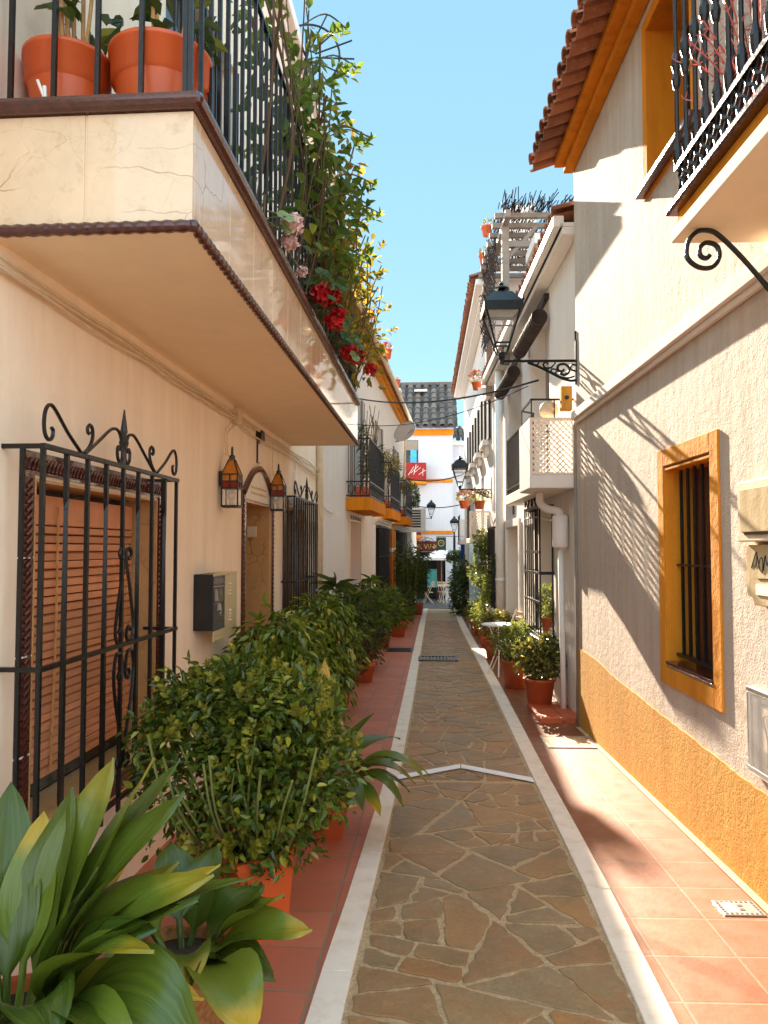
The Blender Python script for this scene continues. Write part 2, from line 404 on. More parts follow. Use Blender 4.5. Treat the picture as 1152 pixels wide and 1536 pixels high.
class Fr:                                             # a facade line X = X0 + k Y ; local x along it, local y out to the street
    def __init__(s, X0, k, side, Yb):
        s.X0, s.k, s.s, s.Yb = X0, k, side, Yb; s.n = math.hypot(1, k)
        s.rot = math.atan2(1, k) if side > 0 else math.atan2(-1, -k)
        s.xa = Vector((k, 1, 0)) / s.n * side; s.ya = Vector((-1, k, 0)) / s.n * side
    def x(s, Y): return s.s * (Y - s.Yb) * s.n
    def loc(s, Y=None, w=0, z=0):
        Y = s.Yb if Y is None else Y
        return Vector((s.X0 + s.k * Y, Y, z)) + s.ya * w
    def box(s, mb, Ya, Yb, w0, w1, z0, z1): mb.box(s.x(Ya), s.x(Yb), w0, w1, z0, z1)
    def wall(s, mb, Ya, Yb, z0, z1, holes=(), depth=4.0, back=True):
        xs = sorted({Ya, Yb, *[h[0] for h in holes], *[h[1] for h in holes]}); zs = sorted({z0, z1, *[h[2] for h in holes], *[h[3] for h in holes]})
        for a, b in zip(xs, xs[1:]):
            for c, d in zip(zs, zs[1:]):
                mx, mz = (a + b) / 2, (c + d) / 2
                if any(h[0] < mx < h[1] and h[2] < mz < h[3] for h in holes): continue
                mb.quad((s.x(a), 0, c), (s.x(b), 0, c), (s.x(b), 0, d), (s.x(a), 0, d))
        for (a, b, c, d, dp) in holes:
            A, B = s.x(a), s.x(b)
            mb.quad((A, 0, c), (B, 0, c), (B, -dp, c), (A, -dp, c)); mb.quad((A, 0, d), (B, 0, d), (B, -dp, d), (A, -dp, d))
            mb.quad((A, 0, c), (A, 0, d), (A, -dp, d), (A, -dp, c)); mb.quad((B, 0, c), (B, 0, d), (B, -dp, d), (B, -dp, c))
        A, B = s.x(Ya), s.x(Yb); D = -depth
        mb.quad((A, 0, z0), (A, 0, z1), (A, D, z1), (A, D, z0)); mb.quad((B, 0, z0), (B, 0, z1), (B, D, z1), (B, D, z0))
        mb.quad((A, 0, z1), (B, 0, z1), (B, D, z1), (A, D, z1)); mb.quad((A, D, z0), (B, D, z0), (B, D, z1), (A, D, z1))
def frame_ring(mb, fr, Ya, Yb, z0, z1, t, w0, w1, bottom=True):
    fr.box(mb, Ya, Ya + t, w0, w1, z0, z1); fr.box(mb, Yb - t, Yb, w0, w1, z0, z1)
    fr.box(mb, Ya + t, Yb - t, w0, w1, z1 - t, z1)
    if bottom: fr.box(mb, Ya + t, Yb - t, w0, w1, z0, z0 + t)
def barrels(mb, x0, x1, y0, z0, y1, z1, pitch=.21, course=.36, r=.085, seed=1):
    """clay tiles in rows: eave line at (y0, z0), ridge side at (y1, z1); rows spaced along x"""
    rg = random.Random(seed); n = max(1, int((x1 - x0) / pitch)); L = math.hypot(y1 - y0, z1 - z0); nc = max(1, int(L / course))
    dy, dz = (y1 - y0) / L, (z1 - z0) / L; ny, nz = -dz, dy
    if nz < 0: ny, nz = -ny, -nz
    for i in range(n):
        cx = x0 + (i + .5) * (x1 - x0) / n
        for inv in (0, 1):
            for c in range(nc):
                a = c * L / nc - .02 + rg.uniform(-.012, .012); b = (c + 1) * L / nc + .04
                ccx = cx + (pitch * .5 if inv else 0) + rg.uniform(-.008, .008); base = len(mb.v)
                for (t, rr, lift) in ((a, r * 1.04, .016), (b, r * .86, -.006)):
                    for th in (0, .018):
                        for j in range(7):
                            an = math.pi * j / 6
                            ox = -math.cos(an) * (rr - th); h = math.sin(an) * (rr - th) * .8
                            if inv: h = -h * .7 - .0
                            h += lift + (0 if inv else .012)
                            mb.v.append((ccx + ox, y0 + dy * t + ny * h, z0 + dz * t + nz * h))
                # rings: outer a 0-6, inner a 7-13, outer b 14-20, inner b 21-27
                for j in range(6):
                    mb.f.append((base + j, base + j + 1, base + 15 + j, base + 14 + j))
                    mb.f.append((base + 7 + j, base + 8 + j, base + 22 + j, base + 21 + j))
                    mb.f.append((base + j, base + j + 1, base + 8 + j, base + 7 + j))

# ------------------------------------------------------------------ ground, lane, pavements
def interp(tab, y):
    if y <= tab[0][0]: return tab[0][1]
    for (a, va), (b, vb) in zip(tab, tab[1:]):
        if y <= b:
            t = (y - a) / (b - a); return va + (vb - va) * t
    return tab[-1][1]
LO = [(2.7, -.466), (3.7, -.432), (5.5, -.39), (9.1, -.40), (19.7, -.447)]
LI = [(2.7, -.339), (3.7, -.316), (5.5, -.282), (9.1, -.273), (19.7, -.295)]
RI = [(2.8, .718), (4.1, .735), (5.8, .718), (10.2, .704), (19.8, .605)]
RO = [(2.8, .832), (4.1, .852), (5.8, .840), (10.2, .843), (19.8, .775)]
g = MB(); g.quad((-250, -60, gz(-60) - .03), (250, -60, gz(-60) - .03), (250, 260, gz(260) - .03), (-250, 260, gz(260) - .03))
structure(g.build('ground', M['earth']))
ys = [-3 + .5 * i for i in range(80)]
def strip(fa, fb, dz, y0=-3, y1=37):
    m = MB(); y = y0
    while y < y1 - 1e-6:
        b = min(y + .5, y1)
        m.quad((fa(y), y, gz(y) + dz), (fb(y), y, gz(y) + dz), (fb(b), b, gz(b) + dz), (fa(b), b, gz(b) + dz)); y = b
    return m
structure(strip(lambda y: interp(LI, y) - .02, lambda y: interp(RI, y) + .02, 0).build('lane_mortar', M['mortar']))
structure(strip(lambda y: -2.4, lambda y: interp(LO, y) + .012, .004).build('pavement', M['tilesL']))
structure(strip(lambda y: interp(RO, y) - .012, lambda y: 2.2, .004).build('pavement', M['tilesR']))
structure(MB().prism([(-3, 0), (3, 0), (3, .012), (-3, .012)], 1, 27.5, 37).build('cafe_terrace_paving', M['darkpave'])).location = (0, 0, 0)
_t = bpy.data.objects['cafe_terrace_paving']
for v in _t.data.vertices: v.co.z += gz(v.co.y)
structure(strip(lambda y: 1.69 - .037 * y - .05, lambda y: 1.69 - .037 * y + .05, .010, 1.5, 7.7).build('mortar_fillet', M['mortar']))
rg = random.Random(5)
k_ = MB()
for fa, fb, ph in ((LO, LI, .1), (RI, RO, .33)):
    y = -2 + ph
    while y < 36:
        b = y + .62 - .003
        k_.v += [(interp(fa, y), y, gz(y) + .002), (interp(fb, y), y, gz(y) + .002), (interp(fb, b), b, gz(b) + .002), (interp(fa, b), b, gz(b) + .002)]
        dz = .010 + rg.uniform(-.001, .002); j = .002
        k_.v += [(interp(fa, y) + j, y + j, gz(y) + dz), (interp(fb, y) - j, y + j, gz(y) + dz), (interp(fb, b) - j, b - j, gz(b) + dz), (interp(fa, b) + j, b - j, gz(b) + dz)]
        i = len(k_.v) - 8
        k_.f += [(i + 4, i + 5, i + 6, i + 7), (i, i + 1, i + 5, i + 4), (i + 1, i + 2, i + 6, i + 5), (i + 2, i + 3, i + 7, i + 6), (i + 3, i, i + 4, i + 7)]
        y += .62
structure(k_.build('kerb_strip', M['kerb']))
ch = MB()
for (a, b) in (((-.29, 5.73), (.185, 6.08)), ((.71, 5.73), (.192, 6.08))):
    ch.quad((a[0], a[1], gz(a[1]) + .014), (b[0], b[1], gz(b[1]) + .014), (b[0], b[1] + .115, gz(b[1]) + .014), (a[0], a[1] + .115, gz(a[1]) + .014))
structure(ch.build('chevron_marking', M['whitepaint']))
# crazy paving: one stone per Voronoi cell, joints left open to the mortar
def clip(poly, p, n):
    out = []
    for i in range(len(poly)):
        a, b = poly[i], poly[(i + 1) % len(poly)]
        da = (a[0] - p[0]) * n[0] + (a[1] - p[1]) * n[1]; db = (b[0] - p[0]) * n[0] + (b[1] - p[1]) * n[1]
        if da <= 0: out.append(a)
        if da * db < 0:
            t = da / (da - db); out.append((a[0] + (b[0] - a[0]) * t, a[1] + (b[1] - a[1]) * t))
    return out
rg = random.Random(11)
def area_(q): return abs(sum(a[0] * b[1] - b[0] * a[1] for a, b in zip(q, q[1:] + q[:1]))) / 2
def split(poly, out):                                  # broken-slab pattern: keep cracking each slab across its long axis
    ar = area_(poly); cx = sum(q[0] for q in poly) / len(poly); cy = sum(q[1] for q in poly) / len(poly)
    lim = rg.choice((.04, .065, .085, .11, .15)) * (1 if cy < 9 else 1.5)
    if ar < lim or len(out) > 1500: out.append(poly); return
    sxx = sum((q[0] - cx) ** 2 for q in poly); syy = sum((q[1] - cy) ** 2 for q in poly); sxy = sum((q[0] - cx) * (q[1] - cy) for q in poly)
    ax = .5 * math.atan2(2 * sxy, sxx - syy) + rg.uniform(-.6, .6)
    n = (math.cos(ax), math.sin(ax)); ext = math.sqrt(ar) * .22
    pt = (cx + n[0] * rg.uniform(-ext, ext), cy + n[1] * rg.uniform(-ext, ext))
    A, B = clip(poly, pt, n), clip(poly, pt, (-n[0], -n[1]))
    if len(A) < 3 or len(B) < 3: out.append(poly); return
    split(A, out); split(B, out)
cells = []
for y0, y1 in ((1.4, 5.72), (5.78, 22.0)):
    y = y0
    while y < y1 - .1:
        b = min(y + (4.4 if y0 < 2 else 3.3), y1)
        split([(-.30, y), (.76, y), (.76, b), (-.30, b)], cells); y = b
st = MB()
for poly in cells:
    cy0 = sum(q[1] for q in poly) / len(poly); l, r_ = interp(LI, cy0) + .012, interp(RI, cy0) - .012
    k0 = (r_ - l) / 1.06; poly = [(l + (q[0] + .30) * k0, q[1]) for q in poly]
    if area_(poly) < .003: continue
    ctr = (sum(q[0] for q in poly) / len(poly), sum(q[1] for q in poly) / len(poly)); src = poly[:]
    for a, b in zip(src, src[1:] + src[:1]):
        d = math.hypot(b[0] - a[0], b[1] - a[1])
        if d < 1e-4: continue
        n = ((b[1] - a[1]) / d, -(b[0] - a[0]) / d)
        if (ctr[0] - a[0]) * n[0] + (ctr[1] - a[1]) * n[1] > 0: n = (-n[0], -n[1])
        gap = rg.uniform(.005, .015) * (1.7 if rg.random() < .15 else 1); poly = clip(poly, (a[0] - n[0] * gap, a[1] - n[1] * gap), n)
        if len(poly) < 3: break
    if len(poly) < 3 or area_(poly) < .002: continue
    pts = []
    for a, b in zip(poly, poly[1:] + poly[:1]):
        ln = math.hypot(b[0] - a[0], b[1] - a[1]); n = max(1, int(ln / .045))
        if ln < .015: continue
        for q in range(n):
            t = (q + (.2 if q == 0 and n > 1 else 0)) / n; jt = .009 if q else .004
            pts.append((a[0] + (b[0] - a[0]) * t + rg.uniform(-jt, jt), a[1] + (b[1] - a[1]) * t + rg.uniform(-jt, jt)))
    if len(pts) < 3: continue
    cx = sum(p[0] for p in pts) / len(pts); cy = sum(p[1] for p in pts) / len(pts); b0 = len(st.v); n = len(pts)
    hz = .004 + rg.uniform(0, .003); tx_, ty_ = rg.uniform(-.012, .012), rg.uniform(-.012, .012)
    for sc_, z in ((1, -.002), (1, hz * .6), (.96, hz)):
        st.v += [(cx + (p[0] - cx) * sc_, cy + (p[1] - cy) * sc_, gz(p[1]) + z + (tx_ * (p[0] - cx) + ty_ * (p[1] - cy) if z > 0 else 0)) for p in pts]
    for ring in (0, 1):
        st.f += [(b0 + ring * n + q, b0 + ring * n + (q + 1) % n, b0 + (ring + 1) * n + (q + 1) % n, b0 + (ring + 1) * n + q) for q in range(n)]
    st.f.append(tuple(range(b0 + 2 * n, b0 + 3 * n)))
structure(st.build('lane_flagstones', M['stone']))
#SECTION2
# ------------------------------------------------------------------ house on the -X side with the tiled balcony
def sub(fr, par, name, mat, *boxes, bevel=0, label=None):
    m = MB()
    for b in boxes: fr.box(m, *b)
    return m.build(name, mat, par, bevel=bevel, label=label)
def text_mesh(name, body, size, ext, mat, par, loc, rot):
    tx = bpy.data.curves.new(name, 'FONT'); tx.body = body; tx.size = size; tx.extrude = ext; tx.align_x = 'CENTER'; tx.space_character = 1.05
    to = bpy.data.objects.new(name + '_curve', tx); COL.objects.link(to)
    bpy.context.view_layer.update()
    me = bpy.data.meshes.new_from_object(to.evaluated_get(bpy.context.evaluated_depsgraph_get()))
    bpy.data.objects.remove(to); bpy.data.curves.remove(tx)
    me.materials.clear(); me.materials.append(mat)
    o = bpy.data.objects.new(name, me); COL.objects.link(o); o.parent = par; o.location = loc; o.rotation_euler = rot
    return o
def spiral(c, r0, r1, a0, turns, n=14):
    return [(c[0] + (r0 + (r1 - r0) * i / n) * math.cos(a0 + turns * 2 * math.pi * i / n), c[1] + (r0 + (r1 - r0) * i / n) * math.sin(a0 + turns * 2 * math.pi * i / n)) for i in range(n + 1)]
def curve2(mb, pts, fx, w, r=.008, n=5, sm=5):        # 2D points (along, height) -> tube in the plane y = w
    mb.tube([(fx(a), w, b) for a, b in catmull2(pts, sm)], r, n)
def catmull2(pts, n): return [(v.x, v.y) for v in catmull([(p[0], p[1], 0) for p in pts], n)]
A_ = [(.055, .06), (.068, .05), (.06, .028), (.035, .018), (.008, .035), (.0, .075), (.012, .115), (.045, .135), (.09, .118), (.18, .06), (.29, .004)]
B_ = [(.365, .085), (.35, .082), (.345, .102), (.366, .115), (.388, .1), (.388, .065), (.36, .03), (.315, .004)]
C_ = [(.33, .004), (.45, .065), (.55, .118), (.605, .135), (.655, .125), (.685, .08), (.69, .03), (.665, .008), (.64, .022), (.635, .055), (.652, .07), (.665, .055)]
def crest(mb, Y0, Y1, z, w, fx, r=.008):
    half = (Y1 - Y0) / 2; k = half / .705
    for sgn, o in ((1, Y0), (-1, Y1)):
        for cv in (A_, B_, C_):
            curve2(mb, [(o + sgn * a * k, z + b * 1.1) for a, b in cv], fx, w, r)
    xc = fx((Y0 + Y1) / 2)
    mb.lathe([(.010, 0), (.010, .06), (.022, .10), (.012, .13), (.016, .15), (.003, .25)], (xc, w, z), 6)

FL = Fr(-1.55, 0, -1, 4.0)
hL = thing('terraced_house', 'cream house with the marble-tiled flower balcony and barred window beside the bushes', 'house', FL.loc(), FL.rot)
m = MB(); FL.wall(m, 1.5, 9.9, -.6, 7.0, [(2.85, 4.16, .52, 1.87, .2), (6.14, 7.05, -.4, 2.0, .3), (7.78, 9.0, .2, 2.04, .2), (4.2, 5.7, 3.12, 5.3, .18)])
m.build('wall', M['peach'], hL)
sub(FL, hL, 'cornice', M['whitepaint'], (1.5, 9.9, 0, .07, 6.8, 6.9), (1.5, 9.9, 0, .14, 6.9, 7.05), bevel=.01)
def tile_window(Y0, Y1, z0, z1, t=.1):
    wn_ = MB(); FL.box(wn_, Y0 + t, Y1 - t, -.199, -.19, z0 + t, z1 - t); win = wn_.build('window', M['darkglass'], hL)
    fr_ = MB(); frame_ring(fr_, FL, Y0, Y1, z0, z1, t - .012, .0, .014)
    rg = random.Random(3)                              # raised relief on the glazed tiles
    for (a, b, horiz, c) in ((Y0, Y1, 1, z1 - t / 2), (z0, z1 - t, 0, Y0 + t / 2), (z0, z1 - t, 0, Y1 - t / 2)):
        q = a + .03; i = 0
        while q < b - .03:
            pts = []
            for s_ in range(7):
                tt = s_ / 6; pts.append((q + .034 * tt, c - .022 + .044 * tt + .008 * math.sin(math.pi * tt)))
            P3 = [(FL.x(p[0]), .016, p[1]) if horiz else (FL.x(p[1]), .016, p[0]) for p in pts]
            fr_.tube(P3, .0075, 5); q += .030; i += 1
    for q in (z0 + .45, z0 + .9, z0 + 1.35):
        pass
    fr_.build('tile_frame', M['browntile'], win, bevel=0)
    for q in (z0 + .05, z0 + .40, z0 + .77, z0 + 1.14):
        gr = MB(); FL.box(gr, Y0 - .001, Y0 + t - .012, .0, .0165, q, q + .006); gr.build('tile_joint', M['whitepaint'], win)
    rv = MB(); a, b, c, d = Y0 + t, Y1 - t, z0 + t, z1 - t
    FL.box(rv, a + .001, a + .013, -.185, .008, c, d); FL.box(rv, b - .013, b - .001, -.185, .008, c, d)
    FL.box(rv, a + .013, b - .013, -.185, .008, c + .001, c + .013); FL.box(rv, a + .013, b - .013, -.185, .008, d - .013, d - .001)
    rv.build('marble_reveal', M['marble_dark'], win)
    return win, (a, b, c, d)
win, (a, b, c, d) = tile_window(2.75, 4.26, .42, 1.97)
bl = MB(); z = c + .1; rg = random.Random(8)
while z < d - .17:
    tl = rg.uniform(-.003, .003)
    bl.prism([(-.150, z), (-.128, z + .004 + tl), (-.124, z + .032 + tl), (-.146, z + .036)], 0, FL.x(a + .02), FL.x(b - .03)); z += .0385
bl.build('blind', M['woodblind'], win)
sub(FL, win, 'blind_box', M['woodblind'], (a + .02, b - .03, -.17, -.125, d - .165, d - .045))
cd = MB(); cd.tube([(FL.x(a + .42), -.11, d - .09), (FL.x(a + .41), -.105, 1.2), (FL.x(a + .395), -.11, c + .12)], .005, 5)
cd.build('cord', M['cane'], win); cd = MB(); cd.tube([(FL.x(a + .2), -.115, d - .18), (FL.x(a + .21), -.118, 1.2), (FL.x(a + .19), -.115, c + .12)], .0025, 4); cd.build('cord', M['cane'], win); cd = MB(); cd.tube([(FL.x(b - .12), -.115, d - .18), (FL.x(b - .12), -.115, c + .12)], .0025, 4); cd.build('cord', M['cane'], win)
def grille(fr, par, Y0, Y1, z0, z1, zm, w, n, heart=True, side_bars=True):
    gm = MB(); r = .0095
    for i in range(n):
        Y = Y0 + (Y1 - Y0) * i / (n - 1); x = fr.x(Y)
        if i % 2: gm.twist(x, w, z0, z1, r * 1.25, 7)
        else: gm.tube([(x, w, z0), (x, w, z1)], r * 1.2, 4)
    for zz in (z1, zm, z0 + .06):
        fr.box(gm, Y0 - .012, Y1 + .012, w - .006, w + .013, zz - .009, zz + .009)
        for Y in (Y0, Y1): fr.box(gm, Y - .011, Y + .011, -.02, w - .006, zz - .008, zz + .008)
    if side_bars:
        for Y in (Y0, Y1):
            gm.tube([(fr.x(Y), w * .5, z0), (fr.x(Y), w * .5, z1)], r, 4)
    gp = gm.build('window_grille', M['iron'], par)
    cm = MB(); crest(cm, Y0, Y1, z1 + .008, w, fr.x, .0075); cm.build('crest', M['iron'], gp)
    if heart:
        hm = MB(); c_ = (Y0 + Y1) / 2 + .04; w2 = w
        for s in (1, -1):
            curve2(hm, [(c_ + s * .02, 1.56), (c_ + s * .045, 1.55), (c_ + s * .065, 1.575), (c_ + s * .045, 1.60), (c_ + s * .012, 1.585), (c_ + s * .014, 1.53), (c_ + s * .06, 1.40), (c_ + s * .10, 1.25), (c_ + s * .085, 1.19), (c_ + s * .04, 1.18), (c_ + s * .02, 1.215), (c_ + s * .045, 1.245), (c_ + s * .065, 1.225)], fr.x, w2, .008)
            curve2(hm, [(c_ + s * .05, 1.05), (c_ + s * .065, 1.03), (c_ + s * .04, 1.01), (c_ + s * .015, 1.04), (c_ + s * .03, 1.12), (c_ + s * .085, 1.13), (c_ + s * .11, 1.05), (c_ + s * .09, .93), (c_ + s * .03, .76), (c_ + s * .012, .66), (c_ + s * .04, .62), (c_ + s * .065, .65), (c_ + s * .045, .675)], fr.x, w2, .008)
        hm.build('scrollwork', M['iron'], gp)
    return gp
grille(FL, hL, 2.64, 4.05, .44, 1.965, 1.17, .15, 9)
# door with arch trim
dr = sub(FL, hL, 'door', M['brownwood'], (6.14, 7.05, -.299, -.27, -.4, 2.0))
t_ = MB()
for Y in (6.03, 7.11):
    FL.box(t_, Y, Y + .05, 0, .022, -.4, 2.06)
    q = -.3
    while q < 2.0: FL.box(t_, Y + .006, Y + .044, .02, .027, q, q + .026); q += .042
arch = [(6.045, 2.05), (6.16, 2.13), (6.35, 2.235), (6.55, 2.285), (6.7, 2.28), (6.85, 2.22), (7.02, 2.115), (7.14, 2.05)]
t_.tube([(FL.x(p[0]), .014, p[1]) for p in catmull2(arch, 5)], .028, 6)
t_.build('door_trim', M['browntile'], dr)
tm = MB(); tm.prism([(FL.x(p[0]), p[1]) for p in [(6.1, 2.0), (7.1, 2.0), (7.1, 2.06), (7.0, 2.12), (6.85, 2.21), (6.7, 2.265), (6.55, 2.27), (6.35, 2.22), (6.16, 2.115), (6.1, 2.07)]], 1, .0, .010)
tm.build('tympanum', M['whitepaint'], dr)
rg = random.Random(2)
for zz in (2.055, 2.105):
    dm = MB(); q = 6.3
    while q < 6.85: l = rg.uniform(.02, .05); FL.box(dm, q, q + l, .010, .012, zz, zz + rg.uniform(.012, .022)); q += l + .012
    dm.build('painted_inscription', M['gold'], dr)
jm = MB(); FL.box(jm, 7.028, 7.048, -.265, .006, -.4, 1.995); FL.box(jm, 6.142, 6.16, -.265, .006, -.4, 1.995); FL.box(jm, 6.16, 7.028, -.265, .006, 1.975, 1.995)
FL.box(jm, 6.08, 6.13, 0, .012, -.4, 2.0); FL.box(jm, 7.06, 7.11, 0, .012, -.4, 2.0)
jm.build('marble_jamb', M['marble_dark'], dr)
sub(FL, dr, 'switch_plate', M['boxgrey'], (7.008, 7.027, -.2, -.11, 1.70, 1.80), bevel=.006)
tp = MB(); FL.box(tp, 6.52, 6.60, 0, .015, 2.335, 2.53); pp = tp.build('wall_plaque', M['browntile'], hL)
sub(FL, pp, 'plaque_picture', M['whitepaint'], (6.53, 6.59, .015, .019, 2.345, 2.50))
tp = MB(); tp.prism([(FL.x(6.48), 2.54), (FL.x(6.64), 2.54), (FL.x(6.61), 2.62), (FL.x(6.51), 2.62)], 1, 0, .05); tp.build('plaque_cap', M['black'], pp)
m = MB(); m.prism([(FL.x(8.25), 2.20), (FL.x(8.45), 2.20), (FL.x(8.45), 2.42), (FL.x(8.40), 2.46), (FL.x(8.36), 2.55), (FL.x(8.33), 2.55), (FL.x(8.30), 2.46), (FL.x(8.25), 2.42)], 1, 0, .02); m.build('ornament', M['whitepaint'], hL)
# second window and its grille
w2 = sub(FL, hL, 'window', M['darkglass'], (7.78, 9.0, -.199, -.15, .2, 2.04))
m = MB(); frame_ring(m, FL, 7.68, 9.1, .1, 2.14, .09, 0, .016); m.build('tile_frame', M['browntile'], w2)
sub(FL, w2, 'marble_reveal', M['marble_dark'], (8.985, 8.999, -.14, .006, .2, 2.04)); sub(FL, w2, 'marble_reveal', M['marble_dark'], (7.781, 7.795, -.14, .006, .2, 2.04))
grille(FL, hL, 7.62, 9.1, .1, 2.12, 1.26, .13, 12, heart=False)
w3 = sub(FL, hL, 'balcony_door', M['darkglass'], (4.2, 5.7, -.179, -.14, 3.12, 5.3))
sub(FL, w3, 'frame', M['whitepaint'], (4.2, 4.27, -.14, -.1, 3.12, 5.3), (5.63, 5.7, -.14, -.1, 3.12, 5.3), (4.91, 4.99, -.14, -.1, 3.12, 5.3))
m = MB()
for i in range(13): m.tube([(FL.x(4.24 + i * .118), .04, 3.14), (FL.x(4.24 + i * .118), .04, 5.25)], .010, 4)
m.build('security_bars', M['iron'], w3)
m = MB(); m.tube([(FL.x(9.84), .05, -.5), (FL.x(9.84), .05, 6.8)], .045, 12); m.build('downpipe', M['boxgrey'], hL, smooth=True)
# the balcony
BY0, BY1, BW = 2.53, 8.08, .72
bal = sub(FL, hL, 'balcony', M['soffit'], (BY0 + .007, BY1, 0, BW - .007, 2.69, 3.11))
fm = MB()
e = [0, .30, .69]
for a, b in ((0, .335), (.341, BW)): FL.box(fm, BY0, BY0 + .018, a + .001, b - .001, 2.712, 3.108)
q = BY0 + .019
FL.box(fm, BY0 + .019, BY0 + .07, BW - .02, BW, 2.712, 3.108); q = BY0 + .074
while q < BY1:
    FL.box(fm, q, min(q + .40, BY1), BW - .02, BW, 2.712, 3.108); q += .406
fm.build('tiled_fascia', M['marble'], bal, bevel=.002)
cm = MB(); prof = [(0, 3.110), (.035, 3.112), (.05, 3.13), (.048, 3.15), (.035, 3.165), (0, 3.168)]
FL.box(cm, BY0 - .04, BY1, .0, BW + .04, 3.112, 3.166)
cm.build('cap_moulding', M['browntile'], bal, bevel=.022)
rm = MB(); pts = []; rs = []
n = 60
for i in range(n + 1): pts.append((FL.x(BY0 - .008), BW * i / n, 2.70)); rs.append(.021 + .002 * math.sin(i * 1.57))
rm.tube(pts, rs, 6); pts = []; rs = []
n = 420
for i in range(n + 1): pts.append((FL.x(BY0 - .02 + (BY1 - BY0) * i / n), BW + .006, 2.70)); rs.append(.019 + .0045 * math.sin(i * 1.57))
rm.tube(pts, rs, 6)
rm.build('rope_bead', M['browntile'], bal, smooth=True)
rm = MB(); r = .0115; zt = 4.22
for i in range(5):
    w = .05 + i * .158; rm.tube([(FL.x(BY0 + .02), w, 3.15), (FL.x(BY0 + .02), w, zt)], r, 4)
q = BY0 + .02
while q < BY1 - .02: rm.tube([(FL.x(q), BW - .02, 3.15), (FL.x(q), BW - .02, zt)], r, 4); q += .118
z = zt; FL.box(rm, BY0 + .012, BY0 + .03, 0, BW - .02, z - .008, z + .008); FL.box(rm, BY0 + .012, BY1, BW - .03, BW - .011, z - .009, z + .009)
rm.build('railing', M['iron'], bal)
# pipes/cables under the soffit
cb = thing('wall_cable', 'beige electric cables running under the tiled balcony to the two stained lanterns', 'cable', FL.loc(2.5, .02, 2.6), FL.rot)
m = MB(); rg = random.Random(4); x0 = FL.x(2.5)
for j, dz in enumerate((0, .022, -.025)):
    pts = [(FL.x(2.45 + i * .37) - x0, .008 + .004 * rg.random(), dz + rg.uniform(-.008, .008) - (.03 if j == 2 and i > 9 else 0)) for i in range(21)]
    m.tube(catmull(pts, 4), .008, 5)
for Y, dy in ((5.62, -.2), (5.78, -.3), (7.04, 0)):
    m.tube(catmull([(FL.x(Y) - x0, .01, .0), (FL.x(Y + dy * .4) - x0, .012, -.08), (FL.x(Y + dy) - x0, .01, -.17), (FL.x(Y + dy) - x0, .02, -.33)], 4), .0045, 4)
m.tube([(FL.x(8.05) - x0, .008, 0), (FL.x(9.7) - x0, .008, -.1)], .008, 5)
cbo = m.build('cable', M['boxgrey'], cb, smooth=True)
m = MB(); FL.box(m, 5.70, 5.80, 0, .05, 2.56, 2.67)
jb = MB(); jb.box(-(5.82 - 2.5), -(5.72 - 2.5), -.02, .04, -.05, .06); jb.build('junction_box', M['boxgrey'], cb, bevel=.008)

# narrow white house
FL2 = Fr(-1.55, 0, -1, 10.7)
h2 = thing('terraced_house', 'narrow plain white house between the grey downpipe and the orange balconies', 'house', FL2.loc(), FL2.rot)
m = MB(); FL2.wall(m, 9.903, 12.0, -.6, 7.0, []); m.build('wall', M['white'], h2)
sub(FL2, h2, 'cornice', M['whitepaint'], (9.903, 12.0, 0, .07, 6.8, 6.9), (9.903, 12.0, 0, .14, 6.9, 7.05), bevel=.01)
sub(FL2, h2, 'pilaster', M['white'], (9.93, 10.12, 0, .03, -.5, 6.79))
m = MB(); m.tube(catmull([(FL2.x(10.2), .012, 2.2), (FL2.x(10.8), .014, 2.13), (FL2.x(11.5), .012, 2.12)], 4), .006, 5); m.build('cable_run', M['boxgrey'], h2)

# house with three orange balconies
F3 = Fr(-2.10, .0375, -1, 18)
h3 = thing('terraced_house', 'white house with three orange-edged iron balconies and a roof terrace', 'house', F3.loc(), F3.rot)
BAL = [(13.5, 16.0), (17.4, 19.8), (22.0, 24.5)]
holes = [(14.0, 15.4, -.7, 2.10, .25), (17.5, 20.3, .2, 2.12, .2), (22.6, 25.8, .2, 2.15, .2)] + [(a + .6, b - .6, 2.52, 4.6, .2) for a, b in BAL]
m = MB(); F3.wall(m, 12.0, 26.3, -.9, 5.85, holes); m.build('wall', M['white'], h3)
d3 = sub(F3, h3, 'door', M['brownwood'], (14.0, 15.4, -.249, -.2, -.7, 1.0))
sub(F3, d3, 'door_panel', M['orange'], (14.0, 15.4, -.249, -.205, 1.0, 1.85)); sub(F3, d3, 'transom', M['boxgrey'], (14.0, 15.4, -.249, -.2, 1.85, 2.1))
m = MB(); frame_ring(m, F3, 13.88, 15.52, -.7, 2.22, .12, 0, .015, bottom=False); m.build('door_trim', M['boxgrey'], d3)
m = MB()
for i in range(5): F3.box(m, 13.95 + i * .3, 14.15 + i * .3, .015, .022, 2.13, 2.2)
m.build('tile_frieze', M['lampmetal'], d3)
